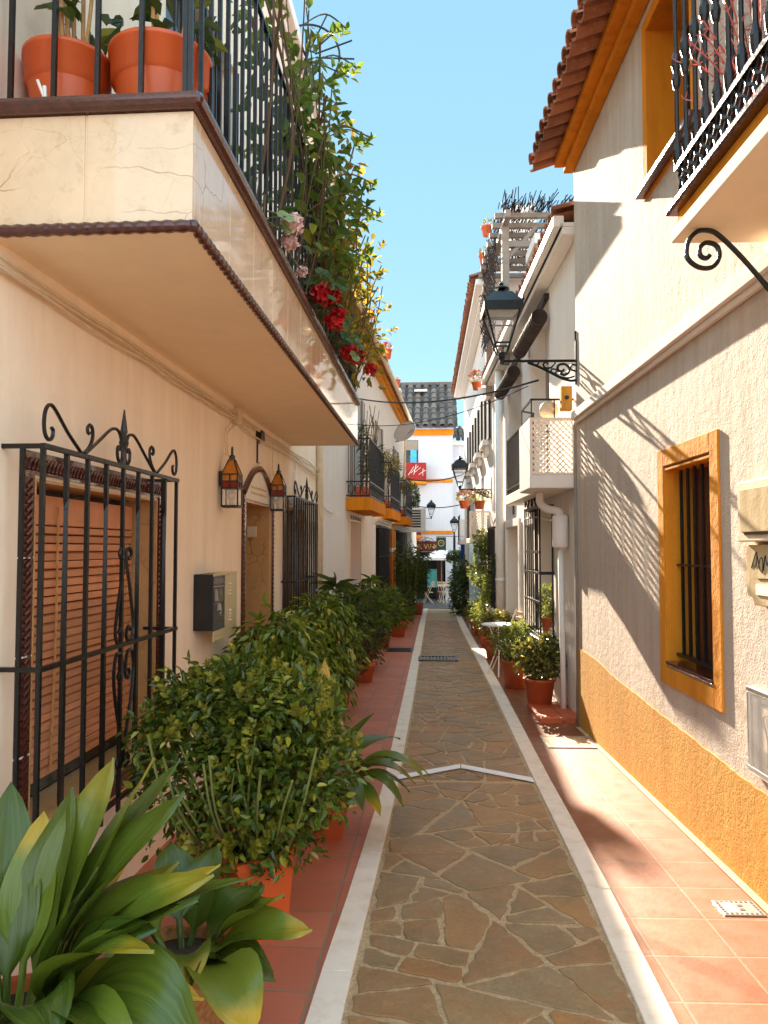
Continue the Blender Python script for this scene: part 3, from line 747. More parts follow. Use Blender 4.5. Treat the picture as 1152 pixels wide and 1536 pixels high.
for j, (a, b) in enumerate(((17.5, 20.3), (22.6, 25.8))):
    w_ = sub(F3, h3, 'window', M['darkglass'], (a, b, -.199, -.15, .2, 2.12))
    sub(F3, w_, 'shutter', M['dark'], (b - .9, b, -.149, .10, .2, 2.1)); sub(F3, w_, 'curtain', M['whitepaint'], (a + .9, b - 1.1, -.145, -.13, .2, 2.1)); sub(F3, w_, 'roller_blind', M['grey_wood'], (a + .1, a + .8, -.145, -.12, .2, 1.7))
    cm = MB()
    for k_, (w0, z0) in enumerate(((.08, 2.15), (.15, 2.2), (.22, 2.25))): F3.box(cm, a - .15 - .02 * k_, b + .15 + .02 * k_, 0, w0, z0, z0 + .05)
    cm.build('cornice', M['whitepaint'], w_, bevel=.006)
    sub(F3, w_, 'jamb', M['whitepaint'], (a - .14, a, 0, .07, -.4, 2.14)); sub(F3, w_, 'jamb', M['whitepaint'], (b, b + .14, 0, .07, -.4, 2.14))
    gm = MB(); n = 12
    for i in range(n): gm.tube([(F3.x(a + (b - a) * i / (n - 1)), .16, .1), (F3.x(a + (b - a) * i / (n - 1)), .16, 2.12)], .011, 4)
    for z in (.2, .8, 1.4, 2.1): F3.box(gm, a, b, .155, .172, z - .01, z + .01); F3.box(gm, a - .01, a + .012, 0, .155, z - .01, z + .01); F3.box(gm, b - .012, b + .01, 0, .155, z - .01, z + .01)
    gm.build('window_grille', M['iron'], w_)
sub(F3, h3, 'pilaster', M['orange'], (20.75, 22.15, 0, .10, -.8, 2.12)); sub(F3, h3, 'pilaster_band', M['whitepaint'], (20.72, 22.18, .0, .115, 1.5, 1.6))
for a, b in BAL:
    B = sub(F3, h3, 'balcony', M['orange'], (a, b, 0, .45, 2.27, 2.50), bevel=.008)
    rm = MB(); W = .42
    n = int((b - a) / .11)
    for i in range(n + 1): x = F3.x(a + .03 + (b - a - .06) * i / n); rm.tube([(x, W, 2.5), (x, W, 3.55)], .009, 4)
    for Y in (a + .03, b - .03):
        for i in range(4): rm.tube([(F3.x(Y), .04 + i * .11, 2.5), (F3.x(Y), .04 + i * .11, 3.55)], .009, 4)
        for z in (2.53, 2.78, 3.55): F3.box(rm, Y - .01, Y + .01, 0, W, z - .012, z + .012)
    for z in (2.53, 2.78, 3.55): F3.box(rm, a + .02, b - .02, W - .012, W + .012, z - .012, z + .012)
    i = a + .08
    while i < b - .1:
        rm.tube([(F3.x(i) + .05 * math.cos(q * .52), W, 2.655 + .09 * math.sin(q * .52)) for q in range(13)], .009, 4, cap=False); i += .13
    for i in range(3): rm.tube([(F3.x(a + .03), .09 + .12 * i + .045 * math.cos(q * .52), 2.655 + .09 * math.sin(q * .52)) for q in range(13)], .009, 4, cap=False)
    rm.build('railing', M['iron'], B)
    D = sub(F3, h3, 'balcony_door', M['darkglass'], (a + .6, b - .6, -.199, -.17, 2.52, 4.6))
    sub(F3, D, 'shutter', M['grey_wood'], (a + .45, a + .6, .0, .04, 2.52, 4.6)); sub(F3, D, 'shutter', M['grey_wood'], (b - .6, b - .42, .0, .04, 2.52, 4.6))
cm = MB(); F3.box(cm, 12.0, 26.3, 0, .10, 5.67, 5.78); F3.box(cm, 12.0, 26.3, 0, .18, 5.78, 5.87); cm.build('cornice', M['orange_worn'], h3, bevel=.01)
tm = MB(); barrels(tm, min(F3.x(12.0), F3.x(26.3)), max(F3.x(12.0), F3.x(26.3)), .28, 5.89, -.15, 6.01, .22, .3, .085, 3); tm.build('eave_tiles', M['roof'], h3)
tm = MB(); tm.tube([(F3.x(12.05), .31, 5.85), (F3.x(26.3), .31, 5.85), ], .055, 10); tm.tube(catmull([(F3.x(26.25), .31, 5.85), (F3.x(26.25), .3, 5.75), (F3.x(26.2), .1, 5.60), (F3.x(26.2), .06, 5.45), (F3.x(26.2), .06, 2.6)], 4), .045, 8); tm.build('gutter', M['boxgrey'], h3, smooth=True)
sub(F3, h3, 'parapet_pier', M['white'], (17.3, 17.75, -.35, -.02, 5.85, 6.70), (17.25, 17.8, -.4, .03, 6.70, 6.77))
sub(F3, h3, 'parapet_pier', M['white'], (24.6, 25.0, -.3, -.0, 5.85, 6.70), (24.55, 25.05, -.35, .05, 6.70, 6.77))
rm = MB()
for i in range(46): Y = 17.8 + i * .15; rm.tube([(F3.x(Y), -.12, 5.95), (F3.x(Y), -.12, 6.70)], .010, 4)
for z in (6.05, 6.70): F3.box(rm, 17.8, 24.6, -.13, -.105, z - .012, z + .012)
rm.build('terrace_railing', M['iron'], h3)

# low white house end where the lane turns
F4 = Fr(-.85, 0, -1, 30)
h4 = thing('terraced_house', 'low white house end behind the bamboo, carrying the air conditioner', 'house', F4.loc(), F4.rot)
m = MB(); F4.wall(m, 26.5, 33.9, -1, 3.2, [(28, 29.2, -.7, 1.4, .2)]); m.build('wall', M['white'], h4)
sub(F4, h4, 'door', M['brownwood'], (28, 29.2, -.199, -.15, -.7, 1.4)); sub(F4, h4, 'parapet_cap', M['whitepaint'], (26.45, 33.9, -1.5, .05, 3.2, 3.28))

# ------------------------------------------------------------------ houses across the end of the lane (facing the camera)
def fbox(mb, x0, x1, y0, y1, z0, z1): mb.box(x0, x1, y0, y1, z0, z1)
EY = 34.0
he = thing('corner_house', 'white house closing the lane, with grey tiled roof and two red balconies', 'house', (-.9, EY, gz(EY)), 0)
def eb(name, mat, *bx, bevel=0, par=None):
    m = MB()
    for b in bx: m.box(b[0] + .9, b[1] + .9, b[2] - EY, b[3] - EY, b[4] - gz(EY), b[5] - gz(EY))
    return m.build(name, mat, par or he, bevel=bevel)
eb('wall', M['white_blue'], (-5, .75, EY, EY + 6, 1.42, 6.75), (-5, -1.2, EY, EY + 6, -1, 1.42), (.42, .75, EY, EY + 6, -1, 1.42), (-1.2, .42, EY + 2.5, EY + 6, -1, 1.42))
eb('eave_band', M['orange'], (-5, .8, EY - .12, EY, 6.62, 6.95)); eb('floor_band', M['orange'], (-1.9, .75, EY - .05, EY, 4.50, 4.66)); eb('floor_band', M['orange'], (-1.9, .78, EY - .06, EY, 2.22, 2.36))
tm = MB(); barrels(tm, -4.2, 1.75, -.3, 6.98 - gz(EY), 3.1, 9.55 - gz(EY), .36, .5, .135, 7); tm.build('roof', M['roof_old'], he)
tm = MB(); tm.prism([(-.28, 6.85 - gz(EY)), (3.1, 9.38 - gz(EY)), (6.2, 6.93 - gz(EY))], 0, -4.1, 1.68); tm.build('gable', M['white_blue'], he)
eb('ridge', M['roof_old'], (-4.2, 1.0 - .2, EY + 3.0, EY + 3.3, 9.5, 9.68), bevel=.05)
sl = MB(); sl.box(-1.0 + .9, -.4 + .9, 2.0, 2.6, 9.0 - gz(EY), 9.1 - gz(EY)); sl.build('skylight', M['silver'], he)
w_ = eb('window', M['darkglass'], (-1.35, -.78, EY - .02, EY, 5.35, 6.4))
eb('blind', M['grey_wood'], (-1.33, -.8, EY - .05, EY - .02, 5.95, 6.38), par=w_); eb('curtain', M['cyan'], (-1.12, -.85, EY - .045, EY - .02, 5.35, 5.95), par=w_)
b_ = eb('balcony', M['orange'], (-1.6, -.40, EY - .7, EY, 4.40, 4.52))
eb('balcony_cloth', M['red_cloth'], (-1.5, -.42, EY - .7, EY - .66, 4.53, 5.32), (-.46, -.42, EY - .66, EY, 4.53, 5.32), par=b_)
ln = MB(); rg = random.Random(3)
for i in range(6):
    x = -.2 + i * .1; ln.tube([(x + rg.uniform(-.2, .2), -.72, 4.6 - gz(EY) + rg.uniform(0, .3)), (x + .15, -.725, 5.25 - gz(EY) - rg.uniform(0, .3))], .012, 4)
ln.build('railing', M['whitepaint'], b_)
b_ = eb('balcony', M['orange'], (-1.7, -.62, EY - .8, EY, 2.02, 2.16), (-1.7, -.75, EY - .6, EY, 1.9, 2.02)); eb('balcony_cloth', M['maroon'], (-1.6, -.66, EY - .8, EY - .76, 2.17, 3.1), (-.70, -.66, EY - .76, EY, 2.17, 3.1), par=b_)
aw = eb('sign_board', M['maroon'], (-1.45, .36, EY - .16, EY - .03, 1.45, 1.90))
text_mesh('lettering', 'DE VINO', .29, .012, M['gold'], aw, (-.40 + .9, -.175, 1.57 - gz(EY)), (R(90), 0, 0))
eb('cafe_front', M['dark'], (-1.2, .42, EY + 1.2, EY + 1.25, -.7, 1.42)); 
sh = MB()
for i in range(5): sh.box(-.2, .35, 1.1, 1.19, .5 + i * .16 - gz(EY), .53 + i * .16 - gz(EY))
sh.build('bar_shelf', M['grey_wood'], he); eb('doorway_panel', M['brownwood'], (.02, .36, EY + 1.1, EY + 1.18, -.7, 1.1))

he2 = thing('corner_house', 'narrow white house with a small tiled roof right of the closing house', 'house', (1.6, EY + .4, gz(EY)), 0)
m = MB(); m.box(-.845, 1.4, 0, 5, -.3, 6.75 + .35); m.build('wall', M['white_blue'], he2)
m = MB(); barrels(m, -.85, 1.4, -.25, 7.12, 1.5, 7.95, .25, .4, .1, 9); m.build('roof', M['roof_old'], he2)
m = MB(); m.box(-.845, 1.4, -.12, 0, 6.9, 7.08); m.build('eave_band', M['whitepaint'], he2)

# ------------------------------------------------------------------ rough beige house on the +X side
F1 = Fr(1.69, -.037, 1, 5.0)
r1 = thing('terraced_house', 'rough beige house with ochre plinth and clay-tiled orange eave', 'house', F1.loc(), F1.rot)
m = MB(); F1.wall(m, 1.5, 7.72, -.6, 5.46, [(4.35, 5.13, .85, 2.13, .22), (4.52, 5.36, 4.12, 5.25, .30), (1.9, 3.0, 3.2, 5.2, .3)])
m.build('wall', M['beige'], r1)
m = MB()
for a, b in ((-5, 7.72),):
    za = lambda Y: .445 + (Y - 3.88) * .05
    top = [(7.73, .62), (7.0, .60), (6.5, .553), (5.4, .50), (3.88, .44), (-5, .38)][::-1]; rgp = random.Random(77)
    m.prism([(F1.x(1.49), -.6), (F1.x(7.73), -.6)] + [(F1.x(7.73 - .06 * i_), interp(top, 7.73 - .06 * i_) + rgp.uniform(-.005, .005)) for i_ in range(104)] + [(F1.x(1.49), .40)], 1, -.05, .007)
m.build('plinth', M['ochre'], r1)
sub(F1, r1, 'moulding', M['white'], (1.5, 7.72, 0, .055, 2.87, 2.955), (1.5, 7.72, 0, .03, 2.83, 2.87), bevel=.008)
w_ = sub(F1, r1, 'window', M['darkglass'], (4.35, 5.13, -.219, -.21, .85, 2.13))
m = MB(); frame_ring(m, F1, 4.24, 5.24, .72, 2.245, .112, 0, .014); m.build('window_frame', M['orange_worn'], w_, bevel=.004)
sub(F1, w_, 'window_reveal', M['orange_worn'], (5.115, 5.128, -.2, .010, .864, 2.118), (4.352, 4.365, -.2, .010, .864, 2.118), (4.365, 5.115, -.2, .010, 2.105, 2.118))
sub(F1, w_, 'sill', M['browntile'], (4.365, 5.115, -.2, .02, .852, .872), bevel=.003)
m = MB(); q = 4.37
while q < 5.1: F1.box(m, q, min(q + .118, 5.114), -.19, -.165, .873, 2.105); q += .122
m.build('shutter_boards', M['brownwood'], w_, bevel=.004)
m = MB()
for i in range(6): q = 4.44 + i * .118; m.tube([(F1.x(q), -.07, .9), (F1.x(q), -.07, 2.1)], .0115, 6)
F1.box(m, 4.366, 5.114, -.085, -.06, 1.485, 1.497); F1.box(m, 4.366, 5.114, -.09, -.05, .905, .925); m.build('window_bars', M['iron'], w_)
w_ = sub(F1, r1, 'window', M['darkglass'], (4.52, 5.36, -.299, -.28, 4.12, 5.25))
m = MB(); frame_ring(m, F1, 4.44, 5.44, 4.05, 5.33, .085, 0, .012); F1.box(m, 5.345, 5.358, -.27, .010, 4.12, 5.25); F1.box(m, 4.522, 4.535, -.27, .010, 4.12, 5.25); F1.box(m, 4.535, 5.345, -.27, .01, 5.237, 5.249); m.build('window_frame', M['orange'], w_)
sub(F1, w_, 'sill', M['browntile'], (4.40, 5.46, -.1, .07, 4.075, 4.118), bevel=.006)
sub(F1, r1, 'balcony_door', M['darkglass'], (1.9, 3.0, -.299, -.25, 3.2, 5.2))
b_ = sub(F1, r1, 'balcony', M['soffit'], (1.55, 3.62, 0, .455, 3.02, 3.085), bevel=.006)
sub(F1, b_, 'fascia', M['orange_worn'], (1.55, 3.60, 0, .43, 3.086, 3.155)); sub(F1, b_, 'tiled_edge', M['browntile'], (1.55, 3.645, 0, .475, 3.156, 3.20), bevel=.012)
m = MB(); W = .425; YE = 3.60
F1.box(m, 1.55, YE + .012, W - .014, W + .014, 3.36, 3.385); F1.box(m, 1.55, YE + .012, W - .014, W + .014, 3.202, 3.222); F1.box(m, YE - .014, YE + .014, 0, W, 3.36, 3.385); F1.box(m, YE - .012, YE + .012, 0, W, 3.202, 3.22)
q = YE - .05; i = 0
while q > 1.6:
    x = F1.x(q)
    for s in (1, -1): m.tube([(x + s * a_, W, 3.222 + h) for a_, h in catmull2([(0, .0), (.025, .03), (.008, .07), (.028, .10), (.0, .138)], 4)], .008, 5)
    m.lathe([(.004, 0), (.013, .02), (.004, .045)], (x, W, 3.27), 5); q -= .072
for (fxy, n_) in ((lambda i: (F1.x(YE - .115 * i), W), 16), (lambda i: (F1.x(YE), W - .13 * (i + 1)), 3)):
    for i in range(n_):
        x, y_ = fxy(i)
        prof = [(.016, 0), (.021, .03), (.022, .07), (.014, .10), (.011, .12), (.0105, .36), (.017, .375), (.022, .41), (.013, .445), (.022, .475), (.022, .51), (.013, .54), (.0105, .57), (.0105, .92)]
        m.lathe(prof, (x, y_, 3.385), 8)
F1.box(m, 1.55, YE + .012, W - .02, W + .02, 4.30, 4.33); m.build('railing', M['iron'], b_)
m = MB(); F1b = 3.45
sp = [(.50, .0)] 
pts = [(.345, 2.90), (.36, 2.885), (.385, 2.895), (.39, 2.93), (.36, 2.955), (.315, 2.94), (.305, 2.89), (.335, 2.845), (.395, 2.845), (.445, 2.89), (.44, 2.96), (.40, 3.005), (.35, 3.01), (.30, 2.985), (.20, 2.88), (.08, 2.73), (0, 2.62)]
m.tube([(F1.x(F1b), a_, b_2) for a_, b_2 in catmull2(pts, 5)], .011, 6); m.build('bracket', M['iron'], b_)
ev = MB(); F1.box(ev, 1.5, 7.74, 0, .10, 5.40, 5.47); F1.box(ev, 1.5, 7.76, 0, .19, 5.47, 5.545); F1.box(ev, 1.5, 7.76, 0, .15, 5.545, 5.58); ev.build('cornice', M['orange'], r1, bevel=.012)
tm = MB(); barrels(tm, F1.x(1.4), F1.x(7.80), .40, 5.50, -3.6, 6.9, .205, .38, .085, 12); tm.build('roof', M['roof'], r1)

# ------------------------------------------------------------------ white house with the lattice balcony
F2 = Fr(1.745, -.037, 1, 11.5)
r2 = thing('terraced_house', 'white house with lattice-ended balcony, rolled blinds and long white gutter', 'house', F2.loc(), F2.rot)
holes = [(9.4, 10.3, .62, 2.1, .35), (12.05, 13.5, -.6, 1.95, .3), (14.4, 15.3, .6, 1.95, .25), (9.45, 10.9, 2.36, 4.7, .25), (11.75, 13.2, 2.36, 4.55, .25), (14.2, 15.0, 2.9, 4.3, .2), (10.75, 11.35, .9, 1.9, .15)]
m = MB(); F2.wall(m, 7.722, 15.5, -.8, 5.0, holes); m.build('wall', M['white'], r2)
sub(F2, r2, 'gutter', M['whitepaint'], (7.8, 15.5, .0, .16, 4.80, 4.88), (7.8, 15.5, .14, .25, 4.88, 5.0), (7.8, 15.5, .0, .19, 4.88, 4.93), bevel=.012)
tm = MB(); barrels(tm, F2.x(7.75), F2.x(15.5), .2, 5.03, -1.3, 5.5, .21, .36, .085, 21); tm.build('roof', M['roof'], r2)
for (a, b, z, nm) in ((9.45, 10.9, 4.7, 0), (11.75, 13.2, 4.55, 0)):
    D = sub(F2, r2, 'balcony_door', M['white'], (a, b, -.249, -.22, 2.36, z)); sub(F2, D, 'glass', M['darkglass'], ((a + b) / 2 - .1, b - .1, -.22, -.2, 2.5, z - .6))
    bm = MB(); bm.tube([(F2.x(a - .1), .13, z - .28), (F2.x(b + .12), .13, z - .28)], .095, 14)
    for i in range(16): q = a - .1 + (b - a + .2) * i / 15; bm.tube([(F2.x(q), .13, z - .28), (F2.x(q + .02), .13, z - .28)], .102, 14)
    bm.tube([(F2.x(a + .05), .02, z), (F2.x(a - .05), .12, z - .2)], .02, 6); bm.tube([(F2.x(b - .05), .02, z), (F2.x(b + .05), .12, z - .2)], .02, 6); F2.box(bm, a - .05, b + .05, 0, .06, z - .04, z + .03)
    bm.build('rolled_blind', M['darkwood'], D)
m = MB(); m.prism([(F2.x(8.05), 0), (F2.x(11.35), 0), (F2.x(11.35), .30), (F2.x(8.95), .31), (F2.x(8.8), .47), (F2.x(8.05), .47)], 2, 2.22, 2.36); b_ = m.build('balcony', M['whitepaint'], r2, bevel=.012)
lat = MB()
def lattice(mb, x0, x1, z0, z1, yfun, step, t):
    """diagonal laths clipped to a rectangle; yfun(u, z, layer) gives the 3D point"""
    for layer, s in ((0, 1), (1, -1)):
        c = -(x1 - x0) - (z1 - z0)
        while c < (x1 - x0) + (z1 - z0):
            # line z - z0 = s*(x - x0) + c'
            pts = []
            for x in (x0, x1):
                z = z0 + s * (x - x0) + c
                if z0 <= z <= z1: pts.append((x, z))
            for z in (z0, z1):
                x = x0 + s * (z - z0 - c)
                if x0 < x < x1: pts.append((x, z))
            if len(pts) >= 2:
                p, q = min(pts), max(pts)
                if math.hypot(p[0] - q[0], p[1] - q[1]) > .02: mb.tube([yfun(p[0], p[1], layer), yfun(q[0], q[1], layer)], t, 4)
            c += step
fy = lambda u, z, l: (F2.x(8.07) - .008 * l, u, z)
lattice(lat, .03, .44, 2.38, 2.93, fy, .062, .0095)
for w0, w1, z0, z1 in ((0, .03, 2.36, 2.96), (.44, .47, 2.36, 2.96), (.03, .44, 2.36, 2.385), (.03, .44, 2.93, 2.96)): F2.box(lat, 8.05, 8.085, w0, w1, z0, z1)
lat.build('lattice_panel', M['lattice'], b_); sub(F2, b_, 'side_panel', M['whitepaint'], (8.09, 8.8, .445, .468, 2.361, 2.96))
rm = MB(); n = 24; RW = .28
for i in range(n + 1): x = F2.x(8.95 + 2.35 * i / n); rm.tube([(x, RW, 2.36), (x, RW, 3.16)], .009, 4)
for i in range(4): rm.tube([(F2.x(11.3), .05 + .07 * i, 2.36), (F2.x(11.3), .05 + .07 * i, 3.16)], .009, 4)
for z in (2.44, 3.16): F2.box(rm, 8.95, 11.31, RW - .01, RW + .012, z - .012, z + .012); F2.box(rm, 11.29, 11.312, 0, RW - .01, z - .012, z + .012)
F2.box(rm, 8.1, 8.12, 0, .45, 3.15, 3.17); F2.box(rm, 8.1, 8.8, .43, .452, 3.15, 3.17); rm.tube([(F2.x(8.8), .44, 3.16), (F2.x(8.95), RW, 3.16)], .012, 4); rm.tube([(F2.x(8.11), .44, 2.96), (F2.x(8.11), .44, 3.16)], .009, 4); rm.tube([(F2.x(8.11), .2, 2.96), (F2.x(8.11), .2, 3.16)], .009, 4); rm.tube([(F2.x(8.78), .44, 2.96), (F2.x(8.78), .44, 3.16)], .009, 4)
rm.build('railing', M['iron'], b_)
w_ = sub(F2, r2, 'window', M['white'], (9.4, 10.3, -.349, -.3, .62, 2.1))
gm = MB(); n = 8; a, b, W = 9.25, 10.38, .17
for i in range(n): x = F2.x(a + (b - a) * i / (n - 1)); gm.tube([(x, W, .52), (x, W, 2.12)], .010, 4)
for Y in (a, b):
    for w in (0.02, W): gm.tube([(F2.x(Y), w, .52), (F2.x(Y), w, 2.12)], .014, 4)
for z in (.55, .95, 1.3, 1.55, 2.1): F2.box(gm, a - .01, b + .01, W - .012, W + .012, z - .014, z + .014)
for z in (.55, 1.3, 2.1): F2.box(gm, a - .012, a + .012, 0, W, z - .018, z + .018); F2.box(gm, b - .012, b + .012, 0, W, z - .018, z + .018)
crest(gm, a, b, 2.12, W, F2.x, .009); gm.build('window_grille', M['iron'], w_)
sub(F2, w_, 'ledge', M['whitepaint'], (9.2, 10.42, -.3, .2, .44, .52), bevel=.01)
D = sub(F2, r2, 'door', M['boxgrey'], (12.05, 13.5, -.299, -.26, -.6, 1.95)); m = MB(); frame_ring(m, F2, 11.93, 13.62, -.6, 2.07, .12, 0, .03, bottom=False); m.build('door_surround', M['whitepaint'], D, bevel=.006)
sub(F2, D, 'number_plate', M['lampmetal'], (12.6, 12.75, .0, .014, 2.15, 2.32))
w_ = sub(F2, r2, 'window', M['dark'], (14.4, 15.3, -.249, -.2, .6, 1.95)); gm = MB()
for i in range(8): gm.tube([(F2.x(14.3 + .155 * i), .14, .5), (F2.x(14.3 + .155 * i), .14, 1.98)], .014, 4)
for z in (.5, 1.2, 1.98): F2.box(gm, 14.28, 15.42, .13, .152, z - .016, z + .016); F2.box(gm, 14.28, 14.31, 0, .13, z - .016, z + .016)
gm.build('window_grille', M['iron'], w_)
sub(F2, w_, 'plinth_block', M['whitepaint'], (14.2, 15.45, 0, .18, -.6, .48), bevel=.01)
sg = sub(F2, r2, 'sign_panel', M['whitepaint'], (14.2, 15.4, 0, .16, 2.0, 2.24))
text_mesh('lettering', 'A.', .2, .006, M['black'], sg, (F2.x(14.19), .08, 2.05), (R(90), 0, R(-90)))
sub(F2, r2, 'window', M['darkglass'], (10.75, 11.35, -.149, -.1, .9, 1.9)); sub(F2, r2, 'window', M['dark'], (14.2, 15.0, -.199, -.15, 2.9, 4.3))
m = MB(); m.tube([(F2.x(13.85), .09, -.6), (F2.x(13.85), .09, 4.8)], .075, 12); m.tube([(F2.x(13.85), .09, 1.0), (F2.x(13.85), .09, 1.06)], .085, 12); m.build('downpipe', M['whitepaint'], r2, smooth=True)
m = MB(); m.tube(catmull([(F2.x(8.55), .28, 2.22), (F2.x(8.55), .28, 2.1), (F2.x(8.5), .22, 2.03), (F2.x(8.45), .12, 2.0), (F2.x(8.42), .09, 1.94), (F2.x(8.42), .09, 1.6)], 4), .045, 10); m.lathe([(.075, 0), (.085, .02), (.085, .34), (.065, .36)], (F2.x(8.42), .09, 1.6), 14); m.tube([(F2.x(8.42), .09, 1.62), (F2.x(8.42), .07, -.4)], .03, 8)
m.tube(catmull([(F2.x(8.5), .05, 1.96), (F2.x(9.3), .03, 1.93), (F2.x(10.5), .03, 2.02), (F2.x(11.6), .03, 2.0)], 4), .012, 6); m.build('drain_pipe', M['whitepaint'], r2, smooth=True)
m = MB(); m.tube([(F2.x(7.78), .05, -.4), (F2.x(7.78), .05, 2.9), ], .028, 8); m.tube([(F2.x(7.9), .03, -.4), (F2.x(7.9), .03, 2.6)], .014, 6); m.build('downpipe', M['grey_wood'], r2, smooth=True)
# roof terrace on it
sub(F2, r2, 'terrace_pier', M['white'], (11.2, 11.9, -.7, -.2, 5.0, 6.05), (11.12, 11.98, -.78, -.12, 6.05, 6.2)); sub(F2, r2, 'terrace_wall', M['white'], (11.9, 15.5, -.6, -.4, 5.0, 6.0))
pg = thing('pergola', 'weathered wooden pergola with ragged reed cover on the roof terrace', 'pergola', F2.loc(13.0, 0, 4.62), F2.rot)
def pbox(mb, Ya, Yb, w0, w1, z0, z1): mb.box(Ya - 13.0, Yb - 13.0, w0, w1, z0 - 5, z1 - 5)
for Y, w in ((12.6, .12), (15.2, .12), (12.6, -1.3), (15.2, -1.3)):
    m = MB(); pbox(m, Y - .06, Y + .06, w - .06, w + .06, 5.0, 7.3); m.build('post', M['grey_wood'], pg)
m = MB()
for w in (.12, -1.3): pbox(m, 12.2, 15.5, w - .045, w + .045, 7.3, 7.42)
for i in range(8): pbox(m, 12.5 + .4 * i, 12.58 + .4 * i, -1.6, .3, 7.42, 7.5)
pbox(m, 12.55, 12.65, -1.3, .12, 6.95, 7.05); m.tube([(12.6 - 13, .10, 1.75), (12.6 - 13, -.4, 2.3)], .04, 4); m.build('beam', M['grey_wood'], pg)
m = MB(); rg = random.Random(6)
for i in range(800):
    Y = rg.uniform(12.3, 15.4); w = rg.uniform(-1.5, .25); L = rg.uniform(.2, .6); a = rg.uniform(-2.2, -1.0)
    m.tube([(Y - 13, w, 2.52 + rg.uniform(0, .06)), (Y - 13 + L * math.sin(a), w + L * math.cos(a) * .4, 2.52 + rg.uniform(0, .1))], .009, 3)
for i in range(420):
    Y = rg.uniform(13.2, 15.4); z = rg.uniform(.9, 2.4); m.tube([(Y - 13, .2, z), (Y - 13 + rg.uniform(-.2, .2), .22 + rg.uniform(-.05, .08), z + rg.uniform(-.3, .3))], .010, 3)
m.build('reed_cover', M['darkwood'], pg)

# ------------------------------------------------------------------ tall white house further on
F5 = Fr(1.37, -.0136, 1, 21)
r3 = thing('terraced_house', 'tall white house with wide tiled eave and dark shuttered windows', 'house', F5.loc(), F5.rot)
ups = [(16.4, 17.2), (18.6, 19.4), (20.9, 21.7), (23.4, 24.2)]
holes = [(a, b, 3.9, 5.1, .12) for a, b in ups] + [(a, b, 1.9, 3.3, .12) for a, b in ((18.0, 18.9), (21.0, 21.9), (24.0, 24.9))] + [(17.4, 18.4, -.8, 1.5, .15), (20.4, 21.5, -.8, 1.5, .15)]
m = MB(); F5.wall(m, 15.5, 27.0, -1, 7.05, holes); m.build('wall', M['white'], r3)
for a, b in ups:
    w_ = sub(F5, r3, 'window', M['darkglass'], (a, b, -.119, -.1, 3.9, 5.1)); sub(F5, w_, 'shutter', M['dark'], (a - .35, a - .02, .0, .05, 3.9, 5.1)); sub(F5, w_, 'shutter', M['dark'], (b + .02, b + .35, 0, .05, 3.9, 5.1)); sub(F5, w_, 'sill', M['whitepaint'], (a - .1, b + .1, 0, .16, 3.78, 3.9), (a, b, 0, .09, 3.6, 3.78), bevel=.01)
for a, b in ((18.0, 18.9), (21.0, 21.9), (24.0, 24.9)): sub(F5, r3, 'balcony_door', M['grey_wood'], (a, b, -.119, -.1, 1.9, 3.3))
sub(F5, r3, 'door', M['brownwood'], (17.4, 18.4, -.149, -.1, -.8, 1.5)); sub(F5, r3, 'door', M['bluewall'], (20.4, 21.5, -.149, -.1, -.8, 1.5))
D = sub(F5, r3, 'open_shutter', M['bluewall'], (19.0, 19.05, .0, .30, -.6, 1.72))
sub(F5, r3, 'soffit', M['whitepaint'], (15.4, 27.1, 0, .34, 6.93, 7.05), (15.4, 27.1, 0, .2, 6.85, 6.93), bevel=.01)
tm = MB(); barrels(tm, F5.x(15.4), F5.x(27.1), .42, 7.08, -1.8, 7.9, .21, .36, .085, 33); tm.build('roof', M['roof'], r3)
tm = MB(); tm.prism([(.33, 7.052), (-1.8, 7.86), (-1.8, 7.052)], 0, F5.x(15.45), F5.x(27.05)); tm.build('roof_deck', M['white'], r3)
for (a, b) in ((16.3, 17.6), (21.2, 22.4)):
    b_ = sub(F5, r3, 'balcony', M['whitepaint'], (a, b, 0, .44, 1.70, 1.80), bevel=.01); lt = MB()
    lattice(lt, .03, .41, 1.82, 2.36, lambda u, z, l: (F5.x(a + .02) - .008 * l, u, z), .062, .0095)
    for w0, w1, z0, z1 in ((0, .03, 1.8, 2.38), (.41, .44, 1.8, 2.38), (.03, .41, 1.8, 1.825), (.03, .41, 2.355, 2.38)): F5.box(lt, a, a + .03, w0, w1, z0, z1)
    lt.build('lattice_panel', M['lattice'], b_)
    rm = MB()
    for i in range(9): rm.tube([(F5.x(a + .1 + (b - a - .15) * i / 8), .42, 1.8), (F5.x(a + .1 + (b - a - .15) * i / 8), .42, 2.5)], .009, 4)
    F5.box(rm, a + .05, b, .41, .43, 2.49, 2.51); rm.build('railing', M['iron'], b_)
sub(F5, r3, 'cornice', M['whitepaint'], (15.5, 15.56, 0, .3, 4.7, 4.85), (15.5, 16.2, 0, .12, 4.7, 4.85)); sub(F5, r3, 'parapet', M['white'], (15.5, 17.5, -.9, -.4, 7.05, 8.6))
